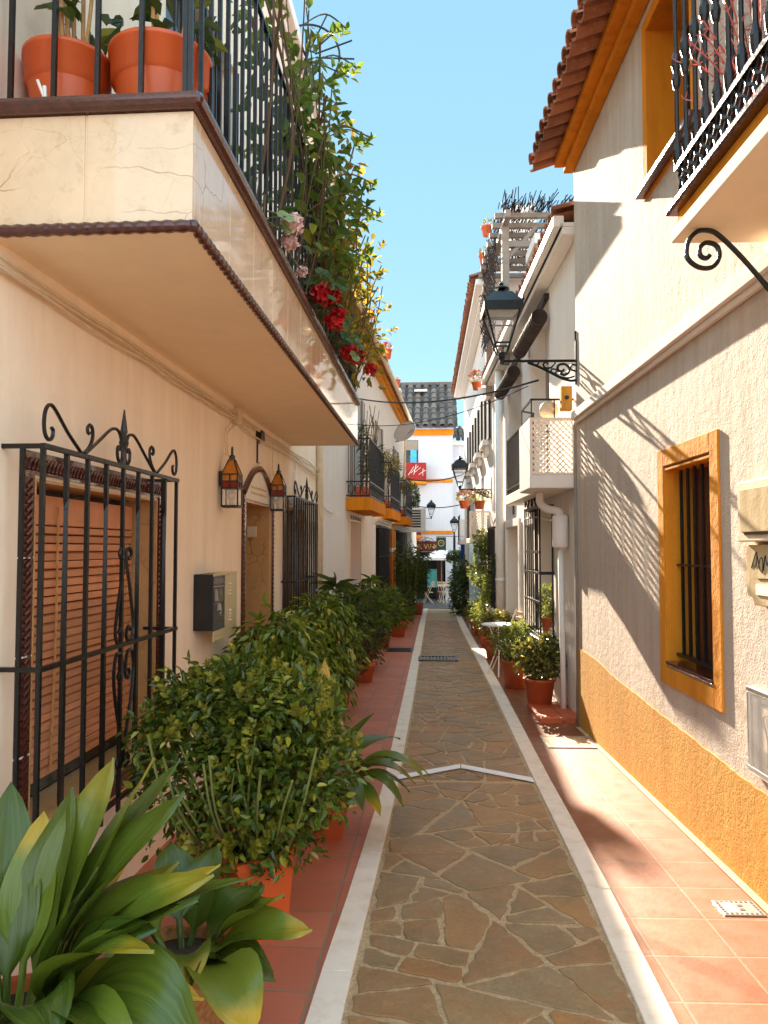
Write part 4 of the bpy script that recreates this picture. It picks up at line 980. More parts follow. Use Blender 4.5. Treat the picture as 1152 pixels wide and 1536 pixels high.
#SECTION3
# ------------------------------------------------------------------ street lamps
def tri(mb, *p): mb.quad(*p)
def lantern_parts(root, c, s=1.0):
    """four-sided tapered lantern hanging room: c = point of the bottom spigot"""
    x, y, z = c
    f = MB()
    lo, hi, H0, H1 = .085 * s, .195 * s, .13 * s, .50 * s     # glass body: half widths and heights
    for sx in (1, -1):
        for sy in (1, -1):
            f.tube([(x + sx * lo, y + sy * lo, z + H0), (x + sx * hi, y + sy * hi, z + H1)], .011 * s, 4)
            f.tube(catmull([(x, y, z + .03 * s), (x + sx * .05 * s, y + sy * .05 * s, z + .02 * s), (x + sx * .075 * s, y + sy * .075 * s, z + .08 * s), (x + sx * lo, y + sy * lo, z + H0)], 4), .009 * s, 4)
            f.lathe([(.012 * s, 0), (.014 * s, .02 * s), (.004 * s, .05 * s)], (x + sx * hi * 1.12, y + sy * hi * 1.12, z + .585 * s), 6)
    def ring(h, z0, z1, t):
        for a in (1, -1):
            f.box(x - h, x + h, y + a * (h - t), y + a * h, z0, z1); f.box(x + a * (h - t), x + a * h, y - h + t, y + h - t, z0, z1)
    ring(lo + .006 * s, z + H0 - .008 * s, z + H0 + .012 * s, .02 * s)
    ring(hi * .80, z + .40 * s - .012 * s, z + .40 * s + .004 * s, .016 * s)
    ring(hi + .028 * s, z + H1 - .02 * s, z + H1 + .085 * s, .018 * s)
    f.lathe([(.03 * s, -.05 * s), (.042 * s, -.03 * s), (.042 * s, .03 * s), (.02 * s, .045 * s)], c, 10)
    f.build('lantern_frame', M['lampmetal'], root)
    r = MB(); q2 = math.sqrt(2)
    r.lathe([((hi + .026 * s) * q2, .585 * s), (.115 * s * q2, .72 * s), (.10 * s * q2, .73 * s), (.09 * s * q2, .735 * s)], c, 4, math.pi / 4)
    for i in range(10):
        a = i / 10; 
        for (sx, sy, ex, ey) in ((-1, -1, 1, 0), (-1, 1, 1, 0), (-1, -1, 0, 1), (1, -1, 0, 1)):
            pass
    r.lathe([(.05 * s, .73 * s), (.045 * s, .765 * s), (.09 * s, .775 * s), (.092 * s, .79 * s), (.05 * s, .815 * s), (.02 * s, .825 * s), (.028 * s, .845 * s), (.012 * s, .865 * s), (.004 * s, .87 * s)], c, 12)
    r.build('lamp_cap', M['lampmetal'], root)
    g_ = MB(); g_.lathe([(lo * q2 * .98, H0 + .012 * s), (hi * q2 * .97, H1 - .02 * s)], c, 4, math.pi / 4, cap=False); g_.build('glass', M['glass'], root)
    b = MB(); b.box(x - hi * .95, x + hi * .95, y - hi * .95, y + hi * .95, z + .53 * s, z + .575 * s)
    for i in range(9): b.box(x - hi * .8 + i * hi * .2, x - hi * .8 + i * hi * .2 + .012 * s, y - hi * .8, y + hi * .8, z + .50 * s, z + .53 * s)
    b.build('reflector', M['silver'], root)
def bracket(root, L, z=0, r=.014):
    """wall bracket in the local x=0 plane: wall at y=0, lantern at y=L"""
    b = MB()
    b.tube([(0, 0, -.24), (0, 0, .30)], r, 6); b.tube([(0, 0, .0), (0, L, .0)], r * 1.05, 6); b.box(-.035, .035, -.005, .012, -.2, .2)
    C3 = lambda pts, rr=r * .7: b.tube([(0, a * L, h * L) for a, h in catmull2(pts, 5)], rr, 5)
    C3([(0, -.26), (.08, -.27), (.2, -.235), (.36, -.15), (.52, -.07), (.66, -.015)], r * .95)
    C3([(.22, -.16), (.17, -.19), (.11, -.16), (.1, -.09), (.16, -.045), (.235, -.06), (.25, -.12), (.2, -.145), (.165, -.115)], r)
    C3([(.28, -.02), (.34, -.09), (.42, -.09), (.44, -.04), (.40, -.02), (.38, -.05)]); C3([(.03, -.21), (.12, -.235), (.22, -.215), (.28, -.17), (.26, -.14)])
    C3([(.5, -.015), (.53, -.05), (.58, -.045), (.585, -.02)]); C3([(0, -.06), (.06, -.05), (.08, -.1), (.05, -.13), (0, -.14)]); C3([(.3, -.17), (.34, -.14), (.32, -.11), (.27, -.12)])
    b.tube([(0, L, -.03), (0, L, .06)], r * 1.6, 8)
    b.build('bracket', M['lampmetal'], root)
lamp = thing('street_lamp', 'large black street lantern on a scrolled bracket beside the clay-tiled eave and lattice balcony', 'street lamp', F1.loc(7.70, 0, 3.47), F1.rot, 'bracket lanterns on the house walls')
bracket(lamp, .74); lantern_parts(lamp, (0, .74, .06), .86)
l2 = dup(lamp, F5.loc(16.0, 0, 2.82), F5.rot, 'bracket lantern further down the lane, above the coral flowerpots and small lattice', .88)
l3 = dup(lamp, F4.loc(26.45, -.2, 2.55), FL.rot, 'distant bracket lantern above the maroon balcony cloth', .80)
l3.location = (-.75, 26.4, 2.62)
pl_ = thing('lamp_post', 'black lamp post at the lane end carrying a small lantern and a round flower basket', 'street lamp', (.69, 29, gz(29)), 0)
m = MB(); m.lathe([(.09, 0), (.09, .5), (.055, .6), (.045, 2.6), (.03, 2.68)], (0, 0, 0), 10); m.tube([(0, 0, 2.6), (0, 0, 2.75)], .03, 6); m.build('pole', M['lampmetal'], pl_)
lantern_parts(pl_, (0, 0, 2.78), .72)
m = MB(); m.lathe([(.16, -.02), (.30, .12), (.32, .2), (.29, .2)], (0, 0, 1.72), 14); m.build('basket', M['black'], pl_)

# ------------------------------------------------------------------ stained-glass wall lanterns by the arched door
wl_ = thing('wall_lantern', 'stained amber wall lantern on the mailbox side of the arched door', 'wall lamp', FL.loc(5.40, .0, 1.90), FL.rot, 'stained wall lanterns flanking the arched door')
m = MB(); a = .058; D0 = .09
for sx in (1, -1):
    for sy in (1, -1): m.tube([(sx * a, D0 + sy * a, 0), (sx * a, D0 + sy * a, .225)], .007, 4); m.tube([(sx * a, D0 + sy * a, .225), (sx * .018, D0 + sy * .018, .335)], .006, 4)
for z in (0, .125, .175, .225):
    for s in (1, -1): m.box(-a - .006, a + .006, D0 + s * a - .006, D0 + s * a + .006, z - .005, z + .005); m.box(s * a - .006, s * a + .006, D0 - a + .006, D0 + a - .006, z - .0045, z + .0045)
for s in (1, -1): m.box(-.004, .004, D0 + s * a - .005, D0 + s * a + .005, .125, .225); m.box(s * a - .005, s * a + .005, D0 - .004, D0 + .004, .125, .225)
m.box(-a, a, D0 - a, D0 + a, -.012, .0); m.box(-.025, .025, 0, D0 - a, .15, .25); m.build('frame', M['black'], wl_)
m = MB(); m.lathe([(.022, .325), (.022, .36), (.010, .37), (.008, .42), (.002, .43)], (0, D0, 0), 8); m.build('finial', M['black'], wl_)
q2 = math.sqrt(2)
m = MB(); m.lathe([(.057 * q2, .004), (.057 * q2, .122)], (0, D0, 0), 4, math.pi / 4, cap=False); m.build('clear_pane', M['glass'], wl_)
m = MB(); m.lathe([(.057 * q2, .128), (.057 * q2, .174)], (0, D0, 0), 4, math.pi / 4, cap=False); m.build('red_pane', M['redglass'], wl_)
m = MB(); m.lathe([(.057 * q2, .178), (.057 * q2, .222)], (0, D0, 0), 4, math.pi / 4, cap=False); m.build('amber_pane', M['amber'], wl_)
m = MB(); m.lathe([(.061 * q2, .226), (.018 * q2, .334)], (0, D0, 0), 4, math.pi / 4, cap=False); m.build('amber_roof', M['amber'], wl_)
m = MB(); m.lathe([(.018, .0), (.02, .03), (.012, .035), (.03, .06), (.032, .085), (.015, .11), (.004, .118)], (0, D0, 0), 10); m.build('bulb', M['boxgrey'], wl_)
dup(wl_, FL.loc(7.03, 0, 1.955), FL.rot, 'stained amber wall lantern between the arched door and the second barred window')

# ------------------------------------------------------------------ mailbox and meter boxes
mb_ = thing('mailbox', 'black and beige metal mailbox with dark glass front on the cream wall', 'mailbox', FL.loc(5.12, 0, 1.0), FL.rot)
m = MB(); m.box(.005, .29, 0, .125, .07, .43); m.build('body', M['black'], mb_, bevel=.003)
m = MB(); m.box(-.29, .285, .126, .134, 0, .02); m.box(-.29, .285, .126, .131, .02, .065); m.box(-.29, .02, .126, .131, .065, .418); m.box(-.29, .285, .126, .134, .418, .436); m.box(-.288, .0, .0, .126, .002, .434); m.build('front_plate', M['metalbox'], mb_, bevel=.002)
m = MB(); m.box(.025, .285, .1255, .1285, .07, .414); pg_ = m.build('poster', M['dark'], mb_)
rgq = random.Random(9)
for (x0, x1, z0, z1, mt) in ((.03, .28, .365, .405, 'grey_wood'), (.03, .28, .345, .355, 'whitepaint'), (.05, .16, .25, .33, 'stem'), (.17, .25, .255, .335, 'boxgrey'), (.09, .19, .19, .24, 'whitepaint'), (.04, .26, .12, .16, 'twig')):
    mm = MB(); mm.prism([(x0, z0), (x1, z0 + .004), (x1 - .012, z1), (x0 + .02, z1 - .006)], 1, .1286, .1296); mm.build('printed_picture', M[mt], pg_)
text_mesh('number', '5', .085, .0006, M['whitepaint'], pg_, (.12, .1305, .165), (R(90), 0, R(180)))
m = MB(); m.box(.02, .29, .1305, .1318, .067, .417); m.build('glass', glassmat('mailbox_glass', (.25, .25, .25, 1), .25), mb_)
for z0 in (.10, .28):
    for i in range(4):
        m = MB(); m.prism([(.131, z0 + i * .022), (.140, z0 + .003 + i * .022), (.131, z0 + .014 + i * .022)], 0, -.13, -.07); m.build('louvre', M['metalbox'], mb_)
def meter(Ya, Yb, z0, z1, label, name): return thing(name, label, 'meter box', F1.loc((Ya + Yb) / 2, 0, z0), F1.rot)
mt = meter(3.3, 3.86, 1.63, 1.92, 'square beige meter box with inset door on the rough wall, uppermost of three', 'meter_box')
m = MB(); m.box(-.28, .28, 0, .075, 0, .29); m.build('case', M['boxgrey'], mt, bevel=.006)
m = MB(); m.box(-.23, .235, .075, .083, .045, .25); m.build('door', M['boxdoor'], mt, bevel=.003); m = MB(); m.box(-.235, .20, .0752, .079, .03, .044); m.build('lip', M['twig'], mt)
mt = meter(3.3, 3.84, 1.33, 1.62, 'scribbled beige meter box directly under the square one', 'meter_box')
m = MB(); m.prism([(-.28, .0), (.20, .0), (.215, .035), (.265, .04), (.275, .07), (.275, .285), (-.28, .285)], 1, 0, .045); m.build('case', M['boxdoor'], mt, bevel=.004)
m = MB()
for st_ in ([(.215, .175), (.17, .24), (.155, .245), (.165, .19), (.195, .185)], [(.15, .235), (.125, .165), (.10, .165), (.095, .215), (.12, .225), (.14, .18)], [(.09, .165), (.07, .235), (.055, .19), (.02, .24)], [(.15, .125), (.05, .128)]):
    m.tube([(a_, .046, b_) for a_, b_ in catmull2(st_, 4)], .0028, 4)
m.build('graffiti', M['black'], mt); m = MB(); m.box(.03, .17, .045, .049, .05, .10); m.build('label_plate', M['whitepaint'], mt)
mt = meter(3.28, 3.90, .55, .90, 'low meter cabinet with an aluminium framed clear door above the ochre plinth', 'meter_cabinet')
m = MB(); m.box(-.28, .28, 0, .012, 0, .35); m.build('back_plate', M['boxdoor'], mt)
m = MB()
for b_ in ((-.30, .31, 0, .035, -.03, -.002), (-.30, .31, 0, .035, .352, .378), (.281, .31, 0, .034, -.002, .352), (-.30, -.281, 0, .034, -.002, .352)): m.box(*b_)
m.build('frame', M['silver'], mt, bevel=.004)
m = MB(); m.box(.20, .255, .013, .03, .0, .34); m.box(-.26, .18, .013, .024, .30, .315); m.tube([(.05, .03, .05), (.05, .03, .3)], .004, 5); m.tube(catmull([(.12, .025, .03), (.10, .03, .15), (.14, .03, .26), (.02, .03, .28)], 5), .004, 5); m.build('meter_pipe', M['twig'], mt)
m = MB()
for i in range(7): a_ = i * .9; m.tube([(-.01 + .03 * math.cos(a_), .0255, .16 + .03 * math.sin(a_)), (-.01 + .03 * math.cos(a_ + 2), .0255, .16 + .03 * math.sin(a_ + 2))], .004, 4)
m.build('scribble', M['black'], mt); m = MB(); m.box(-.10, .16, .020, .025, .10, .30); m.build('meter', M['boxgrey'], mt); m = MB(); m.box(-.28, .28, .036, .039, 0, .35); m.build('clear_door', M['glass'], mt)

# ochre wall box and vase on the lattice balcony
bh = thing('wall_box', 'small ochre wall box with a dark round hole under the nearest street lantern', 'box', F2.loc(8.0, .10, 3.02), F2.rot)
m = MB(); m.box(-.05, .05, -.055, .055, .0, .25); m.build('box', M['ochre'], bh, bevel=.006); m = MB(); m.lathe([(.022, 0), (.022, .01)], (0, 0, 0), 12)
hole = m.build('hole', M['dark'], bh); hole.rotation_euler = (0, R(-90), 0); hole.location = (-.0505, 0, .13)
vs = thing('vase', 'round beige water jar beside the ochre wall box above the lattice', 'vase', F2.loc(8.2, .24, 2.96), F2.rot)
m = MB(); m.lathe([(.04, 0), (.09, .05), (.105, .10), (.085, .16), (.035, .20), (.045, .215), (.035, .217)], (0, 0, 0), 16); m.tube(catmull([(.04, 0, .2), (.08, 0, .2), (.09, 0, .15)], 4), .008, 5); m.build('body', M['boxgrey'], vs, smooth=True)

# air conditioner, dish, security fan
ac = thing('air_conditioner', 'white air conditioner on a shelf beside the third orange balcony', 'air conditioner', (-.60, 26.3, 2.15), 0)
m = MB(); m.box(-.3, .25, -.0, .3, .06, .82); m.build('case', M['whitepaint'], ac, bevel=.02)
m = MB()
for i in range(7): m.box(-.22, .08, -.012, -.002, .16 + i * .09, .21 + i * .09)
m.build('fan_grille', M['dark'], ac); m = MB(); m.box(-.36, .32, -.05, .35, 0, .05); m.build('shelf', M['whitepaint'], ac)
di = thing('satellite_dish', 'pale round satellite dish above the third orange balcony', 'satellite dish', F3.loc(22.6, .05, 4.75), F3.rot)
m = MB(); m.lathe([(.02, .0), (.2, .03), (.33, .085), (.37, .11), (.372, .115), (.33, .095), (.2, .045), (.02, .015)], (0, 0, 0), 24); o = m.build('reflector', M['silver'], di, smooth=True); o.rotation_euler = (R(62), 0, R(60)); o.location = (.0, .35, .25)
m = MB(); m.tube([(0, 0, 0), (0, .3, .05), (0, .34, .2)], .02, 6); m.tube([(0, .34, .2), (.2, .55, .35)], .012, 5); m.build('arm', M['grey_wood'], di)
fan = thing('spiked_fan_guard', 'iron half-ring guard with radiating spikes fixed to the upper cream wall', 'guard', FL.loc(7.9, .0, 6.85), FL.rot)
m = MB()
m.tube([(0, .18 + .36 * math.sin(a / 24 * math.pi * 1.3 - .3), .36 * math.cos(a / 24 * math.pi * 1.3 - .3)) for a in range(25)], .012, 5)
for i in range(11): a_ = -.35 + i * .40; m.tube([(0, .18 + .1 * math.sin(a_), .1 * math.cos(a_)), (0, .18 + .52 * math.sin(a_), .52 * math.cos(a_))], .009, 4)
m.tube([(0, 0, -.5), (0, .18, 0), (0, 0, .4)], .014, 5); m.tube([(0, .18, -.9), (0, .18, .3)], .014, 5); m.build('spikes', M['lampmetal'], fan)

# overhead wires
def wire(name, label, p0, p1, sag, r=.010, n=16):
    p0, p1 = Vector(p0), Vector(p1); m = MB()
    m.tube([tuple((p1 - p0) * (i / n) + Vector((0, 0, -sag * 4 * (i / n) * (1 - i / n)))) for i in range(n + 1)], r, 5)
    o = m.build(name, M['black'], None, smooth=True); o.location = p0; return tag(o, label, 'wire')
wire('overhead_wire', 'thick black wire crossing the lane from the tiled balcony end to the scrolled lantern bracket', (-1.5, 11.8, 4.0), F2.loc(7.9, .40, 3.32), .18, .011)
wire('overhead_wire', 'thin grey wire crossing just under the thick one near the lattice balcony', (-1.55, 13.0, 3.75), F2.loc(9.5, .25, 3.6), .22, .006)
wire('overhead_wire', 'upper black wire across the white closing house at the orange band', (-1.0, 26.5, 4.0), (1.0, 26.9, 4.2), .15, .022)
wire('overhead_wire', 'lower black wire across the white closing house near the lamp post', (-.9, 26.6, 3.1), (1.0, 26.9, 3.15), .12, .018)

# ------------------------------------------------------------------ covers in the ground
def ground_thing(name, label, cat, x, y, rot=0, group=None):
    t = thing(name, label, cat, (x, y, gz(y)), rot, group); t.rotation_euler = (-math.atan(GS), 0, rot); return t
dg = ground_thing('drain_grate', 'dark iron drain grate set across the flagstones', 'drain', .03, 13.0)
m = MB()
for b_ in ((-.33, .33, -.30, -.27), (-.33, .33, .27, .30), (-.33, -.30, -.27, .27), (.30, .33, -.27, .27)): m.box(*b_, .0, .022)
for i in range(11): m.box(-.30 + .057 * i, -.275 + .057 * i, -.27, .27, .004, .018)
m.build('frame', M['iron'], dg); m = MB(); m.box(-.3, .3, -.27, .27, .0, .006); m.build('pit', M['dark'], dg)
mc = ground_thing('inspection_cover', 'dark iron inspection cover in the red tiles beside the bushes', 'cover', -.68, 14.3)
m = MB(); m.box(-.24, .24, -.3, .3, 0, .012); m.build('plate', M['iron'], mc); m = MB()
for i in range(6): m.box(-.2, .2, -.26 + i * .1, -.23 + i * .1, .012, .016)
m.build('ribs', M['iron'], mc)
mc = ground_thing('inspection_cover', 'pale stone-filled inspection cover at the foot of the grey downpipe', 'cover', 1.17, 7.05, R(2.1))
m = MB(); m.box(-.19, .19, -.2, .2, 0, .010); m.build('plate', M['mortar'], mc)
m = MB()
for b_ in ((-.21, .21, -.22, -.2), (-.21, .21, .2, .22), (-.21, -.19, -.2, .2), (.19, .21, -.2, .2)): m.box(*b_, 0, .014)
m.build('frame', M['silver'], mc)
mc = ground_thing('water_meter_cover', 'small silver water-meter cover with white label in the sunlit terracotta tiles', 'cover', 1.395, 3.74, R(2.1))
m = MB(); m.box(-.095, .095, -.075, .075, 0, .011); m.build('plate', M['silver'], mc, bevel=.003)
m = MB()
for i in range(8):
    for j in (-.06, .06): m.box(-.084 + i * .0225, -.072 + i * .0225, j - .006, j + .006, .011, .0125)
for j in range(5): 
    for i in (-.08, .08): m.box(i - .006, i + .006, -.045 + j * .0215, -.034 + j * .0215, .011, .0125)
m.box(-.004, .02, -.03, -.01, .011, .0125); m.box(.0, .024, .01, .03, .011, .0125); m.build('slots', M['dark'], mc)
m = MB(); m.box(-.062, -.018, -.042, .045, .011, .013); m.build('label', M['whitepaint'], mc)
sp_ = ground_thing('tiled_step', 'low terracotta tiled step behind the waxy potted shrub', 'step', 1.26, 8.3, R(2.1))
m = MB()
for i in range(2):
    for j in range(3): m.box(-.24 + i * .243, -.005 + i * .243, -.42 + j * .283, -.143 + j * .283, 0, .055)
m.build('tiles', M['potter'], sp_, bevel=.004)

# ------------------------------------------------------------------ bistro table and chairs
tb = thing('bistro_table', 'small round white table beside the barred window', 'table', (.90, 11.2, gz(11.2)), 0)
m = MB(); m.lathe([(.24, .715), (.25, .72), (.25, .735), (.24, .74)], (0, 0, 0), 28); m.build('table_top', M['whitepaint'], tb)
for i in range(3):
    a_ = i * 2.094 + .4; m = MB(); m.tube([(.17 * math.cos(a_), .17 * math.sin(a_), .715), (.03 * math.cos(a_), .03 * math.sin(a_), .4), (.2 * math.cos(a_), .2 * math.sin(a_), .0)], .010, 5); m.build('leg', M['whitepaint'], tb)
def chair(label, x, y, rz, mat='grey_wood', z=None, group=None, cat='chair'):
    c = thing('folding_chair', label, cat, (x, y, gz(y) if z is None else z), rz, group)
    m = MB()
    for i in range(5): m.box(-.2, .2, -.18 + i * .075, -.12 + i * .075, .44, .458)
    m.build('seat', M[mat], c)
    m = MB()
    for z_ in (.66, .74, .82): m.box(-.2, .2, .20, .216, z_, z_ + .05)
    m.build('backrest', M[mat], c)
    for s in (1, -1):
        m = MB(); m.tube([(s * .19, -.2, 0), (s * .19, .21, .9)], .011, 5); m.build('leg', M[mat], c)
        m = MB(); m.tube([(s * .17, .2, 0), (s * .17, -.17, .45)], .011, 5); m.build('leg', M[mat], c)
    return c
chair('pale folding slatted chair behind the round white table', 1.10, 11.7, R(-70), 'boxgrey')
# cafe at the end: chairs, table, parasol, sign, board
c1 = chair('white cafe chair nearest the lamp post', .52, 30.6, R(20), 'boxgrey', group='white chairs of the cafe'); 
dup(c1, (.30, 31.9, gz(31.9)), R(160), 'white cafe chair with its back to the dark cafe doorway'); dup(c1, (-.32, 31.2, gz(31.2)), R(-80), 'white cafe chair in front of the turquoise board')
tb2 = dup(tb, (.30, 31.2, gz(31.2)), 0, 'white cafe table among the white chairs under the parasol'); tb2['category'] = 'table'
ps = thing('parasol', 'white canvas parasol in front of the dark cafe', 'parasol', (.22, 31.8, gz(31.8)), 0)
m = MB(); m.lathe([(.05, 2.28), (.35, 2.1), (.95, 1.86), (.95, 1.76), (.93, 1.76), (.93, 1.84), (.35, 2.07), (.05, 2.2)], (0, 0, 0), 8, math.pi / 8, cap=False); m.build('canopy', M['parasol'], ps)
m = MB(); m.tube([(0, 0, 0), (0, 0, 2.32)], .025, 8); m.lathe([(.25, 0), (.25, .06), (.05, .1)], (0, 0, 0), 14); m.build('pole', M['grey_wood'], ps)
sg = thing('hanging_sign', 'square dark green hanging sign with a gold round emblem', 'sign', (.21, 31.6, 1.42), 0)
m = MB(); m.prism([(-.2, .62), (.2, .62), (.2, .0), (.12, -.0), (0, -.16), (-.12, 0), (-.2, 0)], 1, -.02, .02); m.build('panel', M['greensign'], sg)
m = MB(); m.tube([(.12 * math.cos(i * .3927), -.026, .38 + .12 * math.sin(i * .3927)) for i in range(17)], .012, 5); m.tube([(-.06, -.026, .36), (0, -.026, .44), (.06, -.026, .36)], .010, 4); m.build('emblem', M['gold'], sg)
m = MB(); m.tube([(-.2, 0, .66), (1.2, 0, .66)], .014, 5); m.tube([(-.1, 0, .66), (-.1, 0, .6)], .008, 4); m.tube([(.1, 0, .66), (.1, 0, .6)], .008, 4); m.build('rod', M['iron'], sg)
bd = thing('menu_board', 'turquoise menu board standing before the cafe', 'board', (-.17, 32.2, gz(32.2)), 0)
m = MB(); m.box(-.2, .2, -.02, .02, .62, 1.38); m.build('panel', M['teal'], bd); m = MB()
for s in (1, -1): m.tube([(s * .18, 0, 0), (s * .18, 0, 1.4)], .02, 5); m.tube([(s * .18, .3, 0), (s * .18, .02, 1.3)], .02, 5)
m.build('easel', M['dark'], bd)
bn = thing('awning_cloth', 'blue cloth hanging by the lane-end houses above the hedge', 'cloth', (1.0, 27.0, 1.0), 0)
m = MB()
for i in range(8): x0, x1 = -.14 + i * .04, -.14 + (i + 1) * .04; m.quad((x0, .02 * math.sin(i * 1.4), .0), (x1, .02 * math.sin((i + 1) * 1.4), .0), (x1, .02 * math.sin((i + 1) * 1.4), .8), (x0, .02 * math.sin(i * 1.4), .8))
m.tube([(-.2, 0, .82), (.2, 0, .82)], .014, 5); m.build('cloth', M['navy'], bn)
#SECTION4
# ------------------------------------------------------------------ plants
def rvec(rg):
    while True:
        v = Vector((rg.uniform(-1, 1), rg.uniform(-1, 1), rg.uniform(-1, 1)))
        if .05 < v.length < 1: return v.normalized()
def foliage(mb, rg, clumps, n, L, W, droop=.2, inner=.45, jit=.7, fold=.22, curl=.15, up=.25, lumps=.22):
    """leaves through the volume of lumpy ellipsoids: clumps = [(centre, radii, weight)]"""
    tot = sum(c[2] for c in clumps)
    for c, rad, wgt in clumps:
        c = Vector(c); ph = [rg.uniform(0, 6.28) for _ in range(6)]
        for i in range(int(n * wgt / tot)):
            d = rvec(rg)
            lump = 1 + lumps * (math.sin(3.1 * d.x * 2 + ph[0]) * math.sin(2.7 * d.y * 2 + ph[1]) + .6 * math.sin(5 * d.z + ph[2]) * math.sin(6 * d.x + ph[3]))
            rr = (inner + (1 - inner) * rg.random() ** .55) * lump
            p = c + Vector((d.x * rad[0], d.y * rad[1], d.z * rad[2])) * rr
            dirv = (d * .8 + rvec(rg) * jit + Vector((0, 0, up - droop))).normalized()
            nrm = (d + Vector((0, 0, .9)) + rvec(rg) * .6).normalized()
            s = rg.uniform(.65, 1.2)
            mb.leaf(p, dirv, nrm, L * s, W * s * rg.uniform(.85, 1.15), fold, curl)
def rosettes(mb, rg, pts, L, W, k=7, spread=.75):
    for p, d in pts:
        d = Vector(d).normalized(); a0 = rg.uniform(0, 6.28); u = d.orthogonal().normalized(); w = d.cross(u)
        for j in range(k):
            a = a0 + j * 2.4; t = spread * (.45 + .55 * j / k); q = u * math.cos(a) + w * math.sin(a)
            mb.leaf(Vector(p) - d * (.012 * j), (d * (1 - t) + q * t).normalized(), d, L * rg.uniform(.75, 1.15) * (.65 + .35 * j / k), W * rg.uniform(.85, 1.15), .2, .12)
def pot(root, c, rt, rb, h, mat='potter', rim=.035, soil=True, name='pot', n=24):
    m = MB(); rr = rt * 1.07
    m.lathe([(rb * .9, 0), (rb, .005), (rb + (rt - rb) * (1 - rim / h), h - rim), (rr, h - rim + .003), (rr * 1.01, h - .004), (rr * .985, h), (rt * .9, h), (rt * .86, h - .05)], c, n)
    m.build(name, M[mat], root, smooth=False if n < 8 else True)
    if soil:
        m = MB(); m.lathe([(rt * .885, h - .032), (rt * .4, h - .022), (.004, h - .02)], c, n, cap=False); m.build('soil', M['soil'], root)
def stems(root, rg, n, c, r0, r1, h0, h1, rad=.006, mat='twig', bend=.05, name='stems'):
    m = MB()
    for i in range(n):
        a = rg.uniform(0, 6.28); b = a + rg.uniform(-.5, .5); ra = r0 * math.sqrt(rg.random()); rb = r1 * math.sqrt(rg.random()); h = rg.uniform(h0 + (h1 - h0) * .5, h1)
        p0 = (c[0] + ra * math.cos(a), c[1] + ra * math.sin(a), c[2] + h0); p2 = (c[0] + rb * math.cos(b), c[1] + rb * math.sin(b), c[2] + h)
        pm = tuple((x + y) / 2 + rg.uniform(-bend, bend) for x, y in zip(p0, p2))
        m.tube(catmull([p0, pm, p2], 4), [rad * (1 - .06 * k) for k in range(9)], 5)
    return m.build(name, M[mat], root)
def bigleaf(mb, base, az, L, W, elev, arch, roll=0, petiole=.3, n=12, tipw=.0):
    """broad arching strap leaf with a stalk; az heading, elev starting slope, arch = how far it bends over"""
    if mb.uv is None: mb.uv = []
    h = Vector((math.cos(az), math.sin(az), 0)); side0 = Vector((-math.sin(az), math.cos(az), 0)); p = Vector(base); e = elev
    i0 = len(mb.v); cols = 7; steps = n
    for i in range(steps + 1):
        t = i / steps
        e = elev - arch * t ** 1.6
        d = h * math.cos(e) + Vector((0, 0, math.sin(e)))
        if i: p = p + d * (L / steps)
        up = Vector((0, 0, 1)) * math.cos(e) - h * math.sin(e)
        rr = roll * t; side = side0 * math.cos(rr) + up * math.sin(rr); upn = up * math.cos(rr) - side0 * math.sin(rr)
        tb_ = max(0, (t - petiole) / (1 - petiole))
        w = .010 + (W * .5) * (math.sin(math.pi * min(1, tb_ ** .72)) ** .8 if tb_ > 0 else 0)
        if t > .995: w = .002
        for j in range(cols):
            s = (j / (cols - 1)) * 2 - 1
            q = p + side * (w * s) + upn * (w * .34 * abs(s) ** 1.4 + .012 * math.sin(t * 9 + s * 3) * abs(s) * (W / .12))
            mb.v.append(tuple(q)); mb.uv.append((j / (cols - 1) * .12 + az, t))
    for i in range(steps):
        for j in range(cols - 1):
            a = i0 + i * cols + j; mb.f.append((a, a + 1, a + cols + 1, a + cols))
def aspidistra(label, x, y, pr, ph, leaves, mat='potter', potmat=None, zb=None):
    t = thing('aspidistra_plant', label, 'potted plant', (x, y, gz(y) if zb is None else zb), 0, 'aspidistras in pots')
    pot(t, (0, 0, 0), pr, pr * .75, ph, potmat or mat)
    m = MB(); rg = random.Random(int(abs(x * 1000)))
    for (az, L, W, el, ar, ro) in leaves:
        a = R(az); bigleaf(m, (.5 * pr * math.cos(a) * rg.uniform(.2, 1), .5 * pr * math.sin(a) * rg.uniform(.2, 1), ph - .02), a, L, W, R(el), R(ar), R(ro), rg.uniform(.18, .3))
    m.build('leaves', M['aspi'], t, smooth=True); return t

